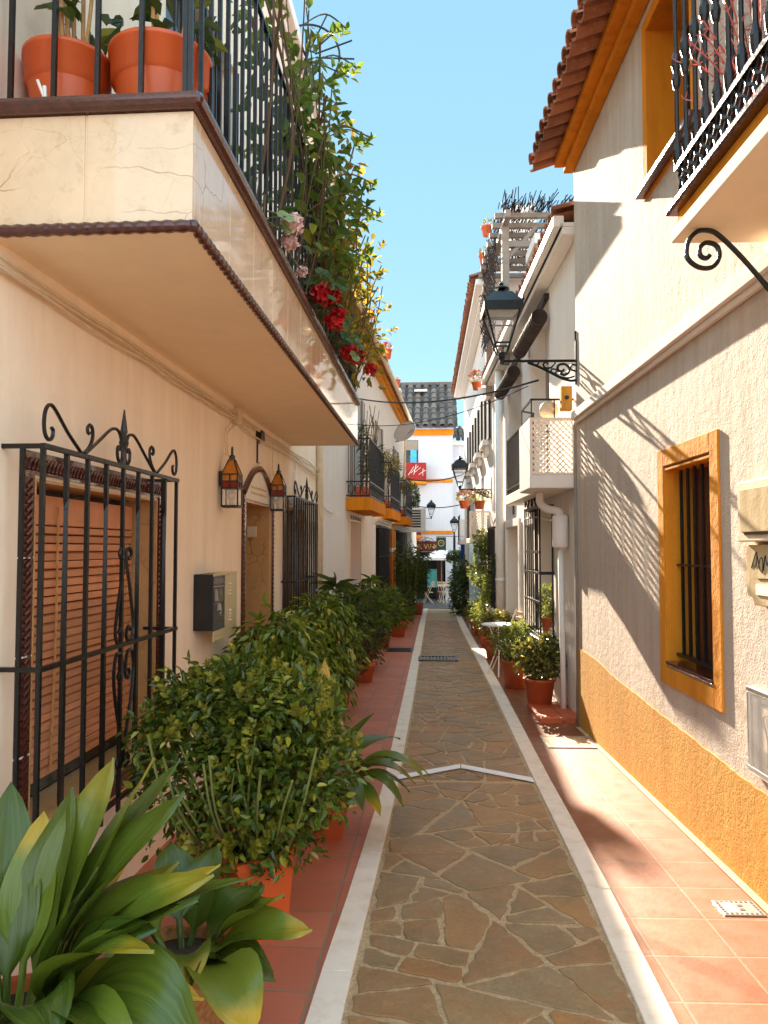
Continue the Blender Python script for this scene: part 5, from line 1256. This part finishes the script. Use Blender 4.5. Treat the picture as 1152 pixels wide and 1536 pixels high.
# the broad-leaved pair in front
aspidistra('big aspidistra with long broad leaves fanning up before the barred window', -1.09, 1.95, .20, .44, [
    (60, .66, 0.145, 75, 16, 12), (40, .68, 0.104, 72, 14, -20), (22, .68, 0.173, 63, 22, 18), (10, .42, 0.104, 72, 12, 0), (14, .66, 0.076, 50, 46, 0), (4, .54, 0.193, 48, 28, -12),
    (-22, .64, 0.256, 39, 88, 14), (150, .55, 0.152, 70, 30, 0), (120, .6, 0.138, 73, 22, 0), (185, .5, 0.166, 57, 60, 0), (-60, .52, 0.193, 39, 95, 0), (-85, .5, 0.179, 45, 95, 0), (-40, .5, 0.179, 27, 80, -10), (0, .34, 0.097, 37, 20, 30),
    (80, .56, 0.138, 77, 10, -15), (30, .5, 0.152, 59, 36, 0), (100, .5, 0.124, 75, 14, 0), (-110, .46, 0.166, 55, 80, 0), (-5, .46, 0.138, 59, 50, 20), (215, .45, 0.166, 59, 60, 0), (50, .72, 0.083, 66, 26, 0), (-50, .42, 0.166, 55, 70, 0), (10, .6, 0.152, 55, 42, 25), (35, .5, .13, 52, 46, 10), (-15, .52, .13, 58, 60, -8), (-35, .56, .15, 36, 70, 6), (5, .44, .12, 34, 60, 0), (65, .44, .12, 60, 40, 0), (-70, .44, .14, 28, 70, 0), (25, .6, .09, 46, 30, 14), (140, .5, .12, 60, 50, 0), (-100, .42, .13, 40, 90, 0), (170, .56, .12, 72, 36, 0)])
aspidistra('spreading aspidistra in a woven basket pot beside the white strip', -.80, 2.40, .16, .40, [
    (12, 0.310, 0.160, 40, 18, -18), (0, 0.387, 0.147, 26, 28, 14), (-16, 0.325, 0.141, 16, 42, 0), (-50, 0.434, 0.179, 24, 62, 0), (-80, 0.356, 0.166, 30, 80, 0), (40, 0.279, 0.154, 52, 40, 0), (75, 0.310, 0.128, 74, 34, 0), (120, 0.348, 0.141, 66, 40, 0), (-28, 0.263, 0.128, 10, 50, 0), (160, 0.325, 0.141, 50, 50, 0), (-110, 0.310, 0.154, 40, 80, 0), (180, 0.310, 0.128, 66, 60, 0), (-65, 0.263, 0.128, 50, 80, 0)], potmat='burlap')
# boxy shrub
def shrub(name, label, x, y, clumps, n, L, W, mat, potspec=None, seed=1, group=None, stem_n=10, stem_h=.6, droop=.2, inner=.45, stem_mat='twig', jit=.7, tips=0, stem_r=.25, tipmat=None, z0=None, cat='potted plant', potpart='pot', srad=.006, up=.25):
    t = thing(name, label, cat, (x, y, gz(y) if z0 is None else z0), 0, group); rg = random.Random(seed)
    ph = 0
    if potspec:
        pot(t, (0, 0, 0), potspec[0], potspec[1], potspec[2], potspec[3], name=potpart, n=4 if len(potspec) > 4 else 24); ph = potspec[2] - .03
    m = MB(); foliage(m, rg, clumps, n, L, W, droop, inner, jit, up=up)
    if tips:
        P = []
        for i in range(tips):
            c, rad, w_ = rg.choice(clumps); d = rvec(rg); d.z = abs(d.z) * .8 + .1; d.normalize()
            P.append((Vector(c) + Vector((d.x * rad[0], d.y * rad[1], d.z * rad[2])) * rg.uniform(.9, 1.12), d + Vector((0, 0, .5))))
        ym = MB(); rosettes(ym, rg, P, L * 1.1, W * 1.15); ym.build('young_leaves', M[tipmat or 'young'], t)
    m.build('leaves', M[mat], t)
    if stem_n: stems(t, rg, stem_n, (0, 0, ph), (potspec[0] if potspec else .15) * .6, stem_r, 0, stem_h, srad, stem_mat)
    return t
sh_ = shrub('clipped_shrub', 'dense boxy shrub of small oval leaves in an orange square pot before the barred window', -.82, 3.38,
    [((-.22, .05, .66), (.32, .30, .30), 3), ((.14, -.02, .68), (.34, .30, .28), 3), ((-.02, .06, .88), (.32, .27, .26), 3), ((.29, .02, .70), (.20, .22, .22), 1.2), ((-.34, 0, .84), (.2, .2, .2), 1), ((-.04, -.06, .42), (.28, .22, .2), 1.5), ((.14, -.04, .46), (.2, .18, .18), .7), ((-.05, .0, 1.04), (.24, .22, .17), 1.2), ((.2, .0, .98), (.2, .2, .16), .8), ((-.3, .0, 1.0), (.16, .16, .12), .6)],
    6800, .047, .025, 'box', (.20, .17, .36, 'potplastic', 1), 4, stem_n=16, stem_h=.75, stem_mat='stem', tips=240, stem_r=.36, inner=.3)
m = MB(); rg = random.Random(44)
for i in range(9): a = rg.uniform(-.4, .35); m.tube(catmull([(a * .5, -.1, .35), (a * .8, -.27, .6), (a, -.31, rg.uniform(.7, .95))], 4), .0055, 5)
m.build('front_stems', M['stem'], sh_)
aspidistra('aspidistra drooping over the white strip behind the boxy shrub', -.66, 4.55, .15, .26, [
    (-5, .62, .11, 52, 100, 0), (15, .66, .11, 48, 95, 10), (-30, .60, .11, 50, 110, -10), (-55, .55, .11, 55, 115, 0), (40, .62, .11, 60, 80, 0), (80, .7, .11, 84, 24, 0), (120, .7, .1, 78, 30, 0), (-80, .55, .1, 66, 100, 0), (5, .50, .10, 40, 90, 0), (-15, .7, .1, 62, 115, 0), (160, .6, .1, 60, 60, 0), (30, .55, .08, 74, 40, 0), (-40, .46, .1, 40, 100, 0), (100, .78, .1, 88, 10, 0)])
shrub('weeping_fig', 'round weeping fig with pointed hanging leaves behind the boxy shrub', -1.13, 5.5, [((0, 0, .76), (.36, .38, .40), 4), ((.02, -.05, 1.02), (.29, .28, .24), 2.4), ((-.18, 0, .6), (.26, .28, .35), 1), ((.2, -.1, .6), (.2, .24, .34), 1)], 2900, .085, .04, 'ficus', (.18, .14, .30, 'potblack'), 7, tips=0, stem_h=.7, droop=1.0, inner=.5, stem_mat='twig', jit=.5, stem_r=.2)
shrub('weeping_fig', 'darker weeping fig in a black pot, further from the barred window than the first', -1.04, 7.05, [((0, 0, .80), (.34, .36, .42), 4), ((0, -.05, 1.12), (.28, .28, .22), 2), ((.1, -.1, .5), (.2, .24, .3), 1)], 2600, .082, .037, 'ficus', (.16, .13, .28, 'potblack'), 8, stem_h=.7, droop=1.0, inner=.5, jit=.5, stem_r=.2)
shrub('leafy_shrub', 'dark upright leafy shrub behind the weeping figs', -1.12, 8.6, [((0, 0, .62), (.32, .38, .45), 3), ((.05, .1, 1.0), (.26, .28, .22), 1)], 1900, .08, .03, 'deep', (.17, .14, .26, 'potter'), 9, stem_h=.8, stem_r=.28)
def whorl_plant(name, label, x, y, heads, L, W, mat, potspec, seed, k=16, group=None):
    t = thing(name, label, 'potted plant', (x, y, gz(y)), 0, group); rg = random.Random(seed); pot(t, (0, 0, 0), *potspec)
    m = MB(); s_ = MB()
    for (hx, hy, hz) in heads:
        for j in range(k):
            a = j * 2.4 + rg.uniform(0, .5); e = rg.uniform(-.2, 1.2); d = Vector((math.cos(a) * math.cos(e), math.sin(a) * math.cos(e), math.sin(e)))
            m.leaf(Vector((hx, hy, hz - .10 * rg.random())), d, Vector((0, 0, 1)), L * rg.uniform(.7, 1.2), W, .2, .55)
        s_.tube(catmull([(hx * .2, hy * .2, potspec[2] - .03), (hx * .7, hy * .7, hz * .55), (hx, hy, hz)], 4), .009, 5)
    m.build('leaves', M[mat], t); s_.build('stems', M['twig'], t); return t
whorl_plant('dragon_plant', 'tall dragon plant with thin arching strap leaves by the second barred window', -1.18, 9.4, [(-.05, 0, 1.35), (.16, .1, 1.05), (-.2, -.1, .98), (.06, -.15, .8), (.0, .15, 1.15)], .30, .028, 'deep', (.16, .12, .26, 'potter'), 12, 20)
whorl_plant('oleander', 'oleander with slim upright leaves near the white pilaster', -1.0, 10.4, [(-.1, 0, 1.2), (.12, .0, 1.25), (.22, .1, 1.05), (0, -.15, 1.0), (.28, -.1, .85), (-.24, .1, .95), (.1, .2, 1.4), (.05, -.2, .7)], .16, .026, 'vine', (.17, .13, .26, 'potter'), 13, 22)
shrub('leafy_shrub', 'broad dark shrub spilling over the red tiles before the orange door', -1.13, 11.9, [((0, 0, .62), (.36, .5, .5), 3), ((-.1, .4, .95), (.35, .4, .3), 2), ((.1, -.4, .55), (.35, .35, .4), 1)], 2400, .09, .034, 'deep', (.18, .14, .26, 'potter'), 14, stem_h=.8, stem_r=.3)
shrub('leafy_shrub', 'lighter fine-leaved shrub in a terracotta pot before the first bay window', -1.05, 14.6, [((0, 0, .65), (.42, .5, .42), 3), ((.1, .1, .95), (.3, .3, .2), 1)], 1700, .09, .032, 'vine', (.20, .15, .36, 'potter'), 15, stem_h=.8)
whorl_plant('spider_plant', 'arching strap-leaved plant in a terracotta pot near the orange pilaster', -.84, 16.9, [(0, 0, .55), (.1, .05, .5), (-.1, 0, .5), (0, -.08, .45)], .38, .026, 'vine', (.18, .14, .34, 'potter'), 16, 16)
shrub('leafy_shrub', 'dark rounded shrub in a terracotta pot just past the orange pilaster', -.86, 18.9, [((0, 0, .62), (.36, .4, .40), 3)], 1200, .10, .036, 'deep', (.20, .15, .32, 'potter'), 17, stem_h=.6)
def cane_clump(name, label, x, y, h, r, n, nl, L, W, mat, seed, potspec=(.22, .17, .36, 'potter')):
    t = thing(name, label, 'potted plant', (x, y, gz(y)), 0); rg = random.Random(seed); pot(t, (0, 0, 0), *potspec); m = MB(); s_ = MB()
    for i in range(n):
        a = rg.uniform(0, 6.28); q = r * math.sqrt(rg.random()); hh = h * rg.uniform(.65, 1.05); p0 = Vector((.4 * q * math.cos(a), .4 * q * math.sin(a), .3)); p1 = Vector((q * math.cos(a), q * math.sin(a), hh))
        s_.tube([p0, p0.lerp(p1, .5), p1], .007, 4)
        for j in range(nl):
            tt = rg.uniform(.25, 1); d = rvec(rg); d.z = d.z * .4 - .1; m.leaf(p0.lerp(p1, tt), d.normalized(), Vector((0, 0, 1)), L * rg.uniform(.6, 1.2), W, .15, .35)
    m.build('leaves', M[mat], t); s_.build('canes', M['stem'], t); return t
cane_clump('bamboo', 'tall feathery bamboo clump before the second bay window', -.80, 21.6, 2.15, .45, 26, 42, .17, .026, 'deep', 18)
cane_clump('bamboo', 'tallest bamboo clump, beneath the air conditioner', -.62, 24.2, 2.35, .45, 24, 38, .20, .030, 'deep', 19)
t = shrub('hanging_creeper', 'dark creeper spilling from the low white parapet behind the air conditioner', -.80, 26.8, [((0, 0, .25), (.2, .4, .45), 2), ((.06, -.1, -.1), (.15, .25, .4), 1)], 1000, .09, .04, 'deep', None, 20, stem_n=5, stem_h=.6, z0=3.2, cat='creeper', stem_r=.15)

# pots on the sunny side
def mound(label, x, y, pr, ph, rad, h, mat, seed, L, W, n=1300, name='potted_shrub', extra=(), tips=60, tipmat=None):
    return shrub(name, label, x, y, [((0, 0, ph + h * .45), (rad, rad, h * .5), 3), ((.05, .02, ph + h * .7), (rad * .7, rad * .7, h * .35), 1), *extra], n, L, W, mat, (pr, pr * .74, ph, 'potter'), seed, stem_h=h * .8, stem_r=rad * .6, tips=tips, inner=.35, tipmat=tipmat or mat)
mound('waxy dark-leaved shrub in a tapered terracotta pot by the tiled step', 1.15, 8.75, .17, .33, .27, .44, 'leafvar', 31, .062, .034, 1500)
mound('yellow-green fine shrub in a terracotta pot leaning over the white strip', 1.02, 10.1, .18, .36, .30, .46, 'yellowleaf', 32, .055, .022, 1500)
mound('grey-green flowering bush in a wide terracotta pot beyond the bistro table', 1.0, 13.1, .20, .34, .34, .45, 'bluegreen', 33, .06, .026, 1400)
shrub('flowering_shrub', 'tall loose sunlit shrub in a terracotta pot before the lettered window', 1.02, 14.9, [((0, 0, .75), (.36, .36, .40), 3), ((.1, -.05, 1.2), (.26, .26, .34), 2), ((.18, -.1, 1.6), (.2, .2, .26), 1)], 2000, .065, .030, 'yellowleaf', (.20, .15, .36, 'potter'), 34, stem_h=1.3, inner=.2, stem_r=.3)
t = shrub('climbing_plant', 'yellow-leaved climber trained up the wall beneath the small lattice', 1.03, 16.0, [((0, 0, 2.0), (.24, .24, .30), 3), ((-.12, -.05, 1.4), (.2, .2, .3), 2), ((.05, 0, .9), (.16, .16, .4), 1.4), ((-.08, 0, .5), (.14, .14, .3), 1)], 1800, .085, .045, 'yellowleaf', (.18, .14, .32, 'potter'), 35, stem_h=1.9, inner=.15, stem_r=.12)
mound('low bushy plant in a terracotta pot past the climbing plant', .93, 17.6, .17, .3, .28, .45, 'bluegreen', 36, .07, .03, 900, tips=0)
t = shrub('potted_plant', 'small potted plant standing inside the tall iron window cage', 0, 0, [((0, 0, .38), (.12, .14, .22), 1)], 420, .09, .02, 'yellowleaf', (.10, .08, .22, 'potter'), 37, stem_h=.3, stem_r=.08, z0=.56); t.location = F2.loc(9.7, -.02, .522)
for i, (x, y, h, r, lab) in enumerate(((.82, 24.0, 1.35, .42, 'dark clipped hedge bush nearest along the shaded end wall'), (.98, 26.2, 1.5, .5, 'dark hedge bush in the middle of the shaded row'), (1.08, 28.6, 1.9, .55, 'tall dark bush behind the lamp post'))):
    shrub('hedge_bush', lab, x, y, [((0, 0, h * .5), (r, r * 1.6, h * .55), 3), ((.1, .2, h * .9), (r * .7, r, h * .35), 1)], 1800, .10, .05, 'deep', None, 40 + i, stem_n=5, stem_h=h * .6, cat='bush')
t = shrub('climbing_plant', 'dull dark creeper with reddish leaves on the end wall above the hedge', 1.25, 29.6, [((0, 0, 1.9), (.35, .3, .7), 2), ((.1, 0, 2.4), (.3, .3, .4), 1)], 1000, .11, .05, 'vine_warm', None, 44, stem_n=5, stem_h=1.8, cat='creeper')
t = shrub('basket_flowers', 'dark trailing flowers in the round basket on the lamp post', .69, 28.95, [((0, 0, .0), (.34, .34, .16), 2), ((0, 0, -.12), (.36, .36, .16), 1)], 600, .09, .04, 'deep', None, 45, stem_n=0, z0=1.92 + gz(29), cat='flowers')

# flowers in pots on the far balconies and window ledges
def flowerpot(label, loc, r, h, mat_f, seed, mat_l='bluegreen', n=140, fr=.16, potmat='potter', group='flowerpots on balconies and ledges'):
    t = thing('flowerpot', label, 'flowerpot', loc, 0, group); rg = random.Random(seed); pot(t, (0, 0, 0), r, r * .7, h, potmat, rim=.03, n=14)
    m = MB(); foliage(m, rg, [((0, 0, h + fr * .5), (fr, fr, fr * .8), 1)], n, .07, .03); m.build('leaves', M[mat_l], t)
    if mat_f:
        f = MB()
        for i in range(26):
            d = rvec(rg); d.z = abs(d.z); c = Vector((d.x * fr, d.y * fr, h + fr * .6 + d.z * fr * .9))
            for j in range(5): f.leaf(c, rvec(rg), Vector((0, 0, 1)), .05, .03)
        f.build('flowers', M[mat_f], t)
    return t
flowerpot('terracotta pot of pale flowers hooked on the nearer small lattice balcony', F5.loc(16.35, .22, 2.42), .12, .18, 'pink', 51, 'yellowleaf')
flowerpot('terracotta pot of coral flowers beside the lantern over the far lattice', F5.loc(17.2, .50, 2.48), .12, .18, 'coral', 52)
flowerpot('coral flower pot high under the tall house eave', F5.loc(15.8, .30, 4.86), .11, .16, 'coral', 53, n=90)
flowerpot('hanging pot on the white terrace wall, upper of two by the pergola', F5.loc(15.46, .10, 7.95), .12, .2, None, 54, n=60, fr=.1); flowerpot('hanging pot on the white terrace wall, lower of two by the pergola', F5.loc(15.4, .16, 7.35), .12, .2, None, 55, n=60, fr=.1)
flowerpot('terracotta pot on the near parapet pier of the roof terrace', F3.loc(17.5, -.17, 6.77), .2, .32, None, 56, n=60, fr=.1); flowerpot('terracotta pot on the far parapet pier of the roof terrace', F3.loc(24.8, -.15, 6.77), .18, .32, None, 57, n=40, fr=.1); flowerpot('terracotta pot with dark red blooms on the terrace railing', F3.loc(20.5, .02, 6.71), .14, .26, 'red', 58, n=60, fr=.13)
# grasses and canes on the three orange balconies
for i, (a, b) in enumerate(BAL):
    t = thing('balcony_plant', ['tall dry canes and leafy plant in the nearest orange balcony', 'trailing grey-green plant on the middle orange balcony rail', 'bushy grey plant on the farthest orange balcony rail'][i], 'plant', F3.loc((a + b) / 2, .22, 2.5), F3.rot, 'plants on the orange balconies')
    rg = random.Random(60 + i); m = MB(); s_ = MB(); hw = (b - a) / 2 - .2
    bx = MB(); bx.box(-hw * .8, hw * .8, -.12, .10, .01, .22); bx.build('trough', M['potter'], t)
    for j in range(16 if i == 0 else 8):
        x = rg.uniform(-hw, hw); h = rg.uniform(.9, 2.0) if i == 0 else rg.uniform(.8, 1.5); s_.tube(catmull([(x, 0, .15), (x + rg.uniform(-.1, .1), rg.uniform(-.05, .1), h * .6), (x + rg.uniform(-.15, .15), rg.uniform(-.05, .2), h)], 3), .007, 4)
    cl = [((rg.uniform(-hw, hw), rg.uniform(-.05, .2), rg.uniform(.5, 1.3) if i == 0 else rg.uniform(.85, 1.25)), (.22, .16, .24), 1) for _ in range(7)]
    foliage(m, rg, cl, 800, .10, .024, droop=.4, inner=.1); m.build('leaves', M['bluegreen' if i else 'deep'], t); s_.build('canes', M['twig'], t)

# ------------------------------------------------------------------ the tiled balcony: pots, climbers and geraniums
def big_pot(label, x, y, r, seed, cane):
    t = thing('balcony_pot', label, 'potted plant', (x, y, 3.11), 0, 'big glossy pots on the tiled balcony'); rg = random.Random(seed)
    m = MB(); h = .33
    m.lathe([(r * .70, 0), (r * .72, .01), (r * .90, h * .62), (r * .905, h * .63), (r * .985, h * .655), (r * 1.0, h - .02), (r * 1.045, h - .016), (r * 1.045, h), (r * .97, h), (r * .9, h - .05)], (0, 0, 0), 40); m.build('pot', M['potplastic'], t, smooth=True)
    m = MB(); m.lathe([(r * .94, h - .03), (.004, h - .02)], (0, 0, 0), 24, cap=False); m.build('soil', M['soil'], t)
    for i in range(cane):
        s_ = MB(); a = rg.uniform(0, 6.28); q = r * .5 * rg.random(); s_.tube(catmull([(q * math.cos(a), q * math.sin(a), h - .03), (q * math.cos(a) * 1.4 + rg.uniform(-.04, .04), q * math.sin(a) * 1.4, h + .4), (q * 2 * math.cos(a) + rg.uniform(-.1, .1), q * 2 * math.sin(a), h + rg.uniform(.7, 1.1))], 4), rg.uniform(.006, .010), 6); s_.build('cane', M['cane'], t)
    m = MB(); foliage(m, rg, [((.05, 0, h + .12), (.14, .14, .16), 1), ((.0, 0, h + .5), (.2, .2, .4), .8)], 60, .10, .05, inner=.1); m.build('leaves', M['deep'], t); return t
big_pot('big glossy orange pot of dry canes at the balcony corner nearest the wall', -1.385, 2.74, .156, 71, 9)
big_pot('big glossy orange pot holding one bamboo cane, right at the balcony corner', -1.03, 2.75, .182, 72, 3)
tg = thing('plant_tag', 'small white forked plant tag fixed to the balcony cap by the first pot', 'plant tag', (-1.37, 2.545, 3.17), 0)
m = MB(); m.tube([(.0, 0, 0), (.0, -.005, .055)], .007, 6); m.tube([(-.002, 0, .012), (-.024, -.01, .075)], .0055, 6); m.build('stake', M['whitepaint'], tg)
t = thing('balcony_climber', 'dense green climber wound through the tiled balcony railing', 'climber', (-.86, 4.6, 3.15), 0, 'climbers on the tiled balcony'); rg = random.Random(81); m = MB()
cl = [((-.08, -.6, .6), (.14, .5, .5), .7), ((-.06, -.1, 1.1), (.18, .5, .6), 1.6), ((-.02, .3, .7), (.2, .5, .55), 1.7), ((.08, .3, 1.25), (.2, .5, .4), 2), ((.12, .7, .95), (.24, .5, .5), 2), ((-.12, -.4, 1.6), (.16, .5, .4), .9), ((-.02, .5, 1.75), (.16, .4, .3), .8), ((-.1, 1.0, .6), (.2, .5, .5), 1.5), ((.18, .9, .7), (.18, .4, .35), 1), ((.16, .5, .5), (.16, .4, .3), .8)]
foliage(m, rg, cl, 820, .105, .06, droop=.35, inner=.05)
P = []; s_ = MB()
for (dx, dy, dz) in ((.36, .2, 1.55), (.42, .5, 1.25), (.44, .55, .95), (.30, .1, 1.75), (.46, .9, .9), (.38, .8, 1.4), (.42, .35, .72)):
    s_.tube(catmull([(.05, dy - .25, dz - .15), (dx * .6, dy - .1, dz + .03), (dx, dy, dz)], 5), .005, 4)
    P += [((dx, dy, dz), (.5, -.1, .6)), ((dx - .06, dy - .05, dz - .03), (.4, .2, .8))]
for i in range(26):
    y = rg.uniform(-1, 1.4); s_.tube(catmull([(rg.uniform(-.1, .05), y, 0), (rg.uniform(-.1, .15), y + rg.uniform(-.2, .2), .7), (rg.uniform(-.1, .25), y + rg.uniform(-.3, .3), rg.uniform(1.1, 1.9))], 5), rg.uniform(.004, .009), 4)
rosettes(m, rg, P, .085, .04, 7)
m.build('leaves', M['vine'], t); s_.build('stems', M['twig'], t)
t = thing('balcony_climber', 'yellowing climber at the lane-end half of the tiled balcony', 'climber', (-.86, 6.6, 3.15), 0, 'climbers on the tiled balcony'); rg = random.Random(82); m = MB(); s_ = MB()
cl = [((.02, -.8, .75), (.2, .5, .5), 2), ((.06, -.2, .7), (.24, .6, .55), 3), ((.12, .5, .55), (.24, .6, .45), 2), ((.1, -.7, 1.1), (.2, .4, .35), 1), ((.16, .2, 1.0), (.2, .5, .3), 1.3), ((.18, .9, .4), (.2, .5, .35), 1.2), ((.1, -1.1, 1.3), (.2, .4, .3), 1)]
foliage(m, rg, cl, 1150, .09, .045, droop=.3, inner=.05)
for i in range(30): y = rg.uniform(-1.3, 1.3); s_.tube(catmull([(rg.uniform(-.1, .05), y, 0), (rg.uniform(-.05, .25), y + rg.uniform(-.2, .2), .5), (rg.uniform(.0, .36), y + rg.uniform(-.3, .4), rg.uniform(.8, 1.25))], 5), rg.uniform(.004, .007), 4)
P = [((.36, .3, .95), (.6, 0, .6)), ((.42, .6, .75), (.6, 0, .5)), ((.46, .9, .62), (.7, 0, .3)), ((.3, -.4, 1.25), (.4, 0, .9)), ((.40, .0, 1.12), (.5, 0, .8))]
rosettes(m, rg, P, .08, .035, 7); m.build('leaves', M['vine_warm'], t); s_.build('stems', M['twig'], t)
def geranium(label, x, y, z, heads, fm, seed, leaves=26):
    t = thing('geranium', label, 'geranium', (x, y, z), 0, 'geraniums on the tiled balcony'); rg = random.Random(seed)
    p_ = MB(); p_.lathe([(.08, 0), (.11, .17), (.118, .172), (.118, .2), (.1, .2)], (-.02, 0, -.02), 16); p_.build('pot', M['potter'], t)
    s_ = MB(); m = MB()
    for (hx, hy, hz, r) in heads:
        f = MB()
        s_.tube(catmull([(-.02, 0, .16), (hx * .6, hy * .5, hz * .6 + .12), (hx, hy, hz)], 4), .005, 5)
        for i in range(70):
            d = rvec(rg); c = Vector((hx, hy, hz)) + d * r * rg.uniform(.55, 1)
            u = d.orthogonal().normalized()
            for j in range(3): f.leaf(c, (rvec(rg) * .8 + d * .5).normalized(), d, r * .55, r * .5, .1, .3)
        f.build('flower_head', M[fm], t)
    for i in range(leaves):
        a = rg.uniform(0, 6.28); q = rg.uniform(.04, .2); c = Vector((q * math.cos(a) + .22, q * math.sin(a) * 1.3, rg.uniform(.12, .34) - q * .6)); nd = (Vector((math.cos(a) * .6 + .3, math.sin(a) * .5 - .4, .8)) + rvec(rg) * .3).normalized(); u = nd.orthogonal().normalized(); w = nd.cross(u); R_ = rg.uniform(.035, .055); i0 = len(m.v)
        m.v.append(tuple(c - nd * .012))
        for k in range(12): th = k * 6.283 / 12; rr = R_ * (1 + .09 * math.cos(3 * th * 2)) * (.55 if k == 0 else 1); m.v.append(tuple(c + u * rr * math.cos(th) + w * rr * math.sin(th) + nd * (.006 * math.sin(th * 3))))
        for k in range(12): m.f.append((i0, i0 + 1 + k, i0 + 1 + (k + 1) % 12))
        s_.tube([(-.02, 0, .15), tuple(c)], .003, 4)
    m.build('leaves', M['geran'], t); s_.build('stems', M['stem'], t); return t
geranium('pale pink geranium bloom against the tiled balcony cap', -1.02, 3.78, 3.12, [(.29, .02, .13, .05), (.27, .07, .06, .04), (.24, .6, .10, .03)], 'pink', 91, 8)
geranium('red geranium with three scarlet heads, the nearer red one on the balcony', -.98, 5.0, 3.12, [(.25, -.1, .14, .065), (.27, .15, .19, .06), (.31, .05, .01, .06), (.34, .1, .08, .035)], 'red', 92, 36)
geranium('red geranium hanging lower at the lane end of the tiled balcony', -.98, 6.2, 3.12, [(.29, -.15, .05, .06), (.33, .1, .07, .055), (.42, .35, .03, .05)], 'red', 93, 40)
t = thing('pink_twig_plant', 'dry pink-twigged plant poking through the black baluster balcony', 'plant', F1.loc(3.2, .22, 3.2), F1.rot); rg = random.Random(95); s_ = MB(); m = MB(); pot(t, (0, 0, 0), .10, .08, .16, 'potter', n=14)
for i in range(34):
    a = rg.uniform(-.5, .4); b = rg.uniform(-.1, .30); h = rg.uniform(.25, .75); p = catmull([(0, 0, .14), (a * .5, b * .5, h * .7), (a, b, h)], 4); s_.tube(p, .0028, 4)
    for q in p[3:]:
        for _ in range(2): m.leaf(q, (rvec(rg) + Vector((0, 0, .6))).normalized(), Vector((0, 1, 0)), .035, .007)
s_.build('twigs', M['coral'], t); m.build('leaves', M['coral'], t)
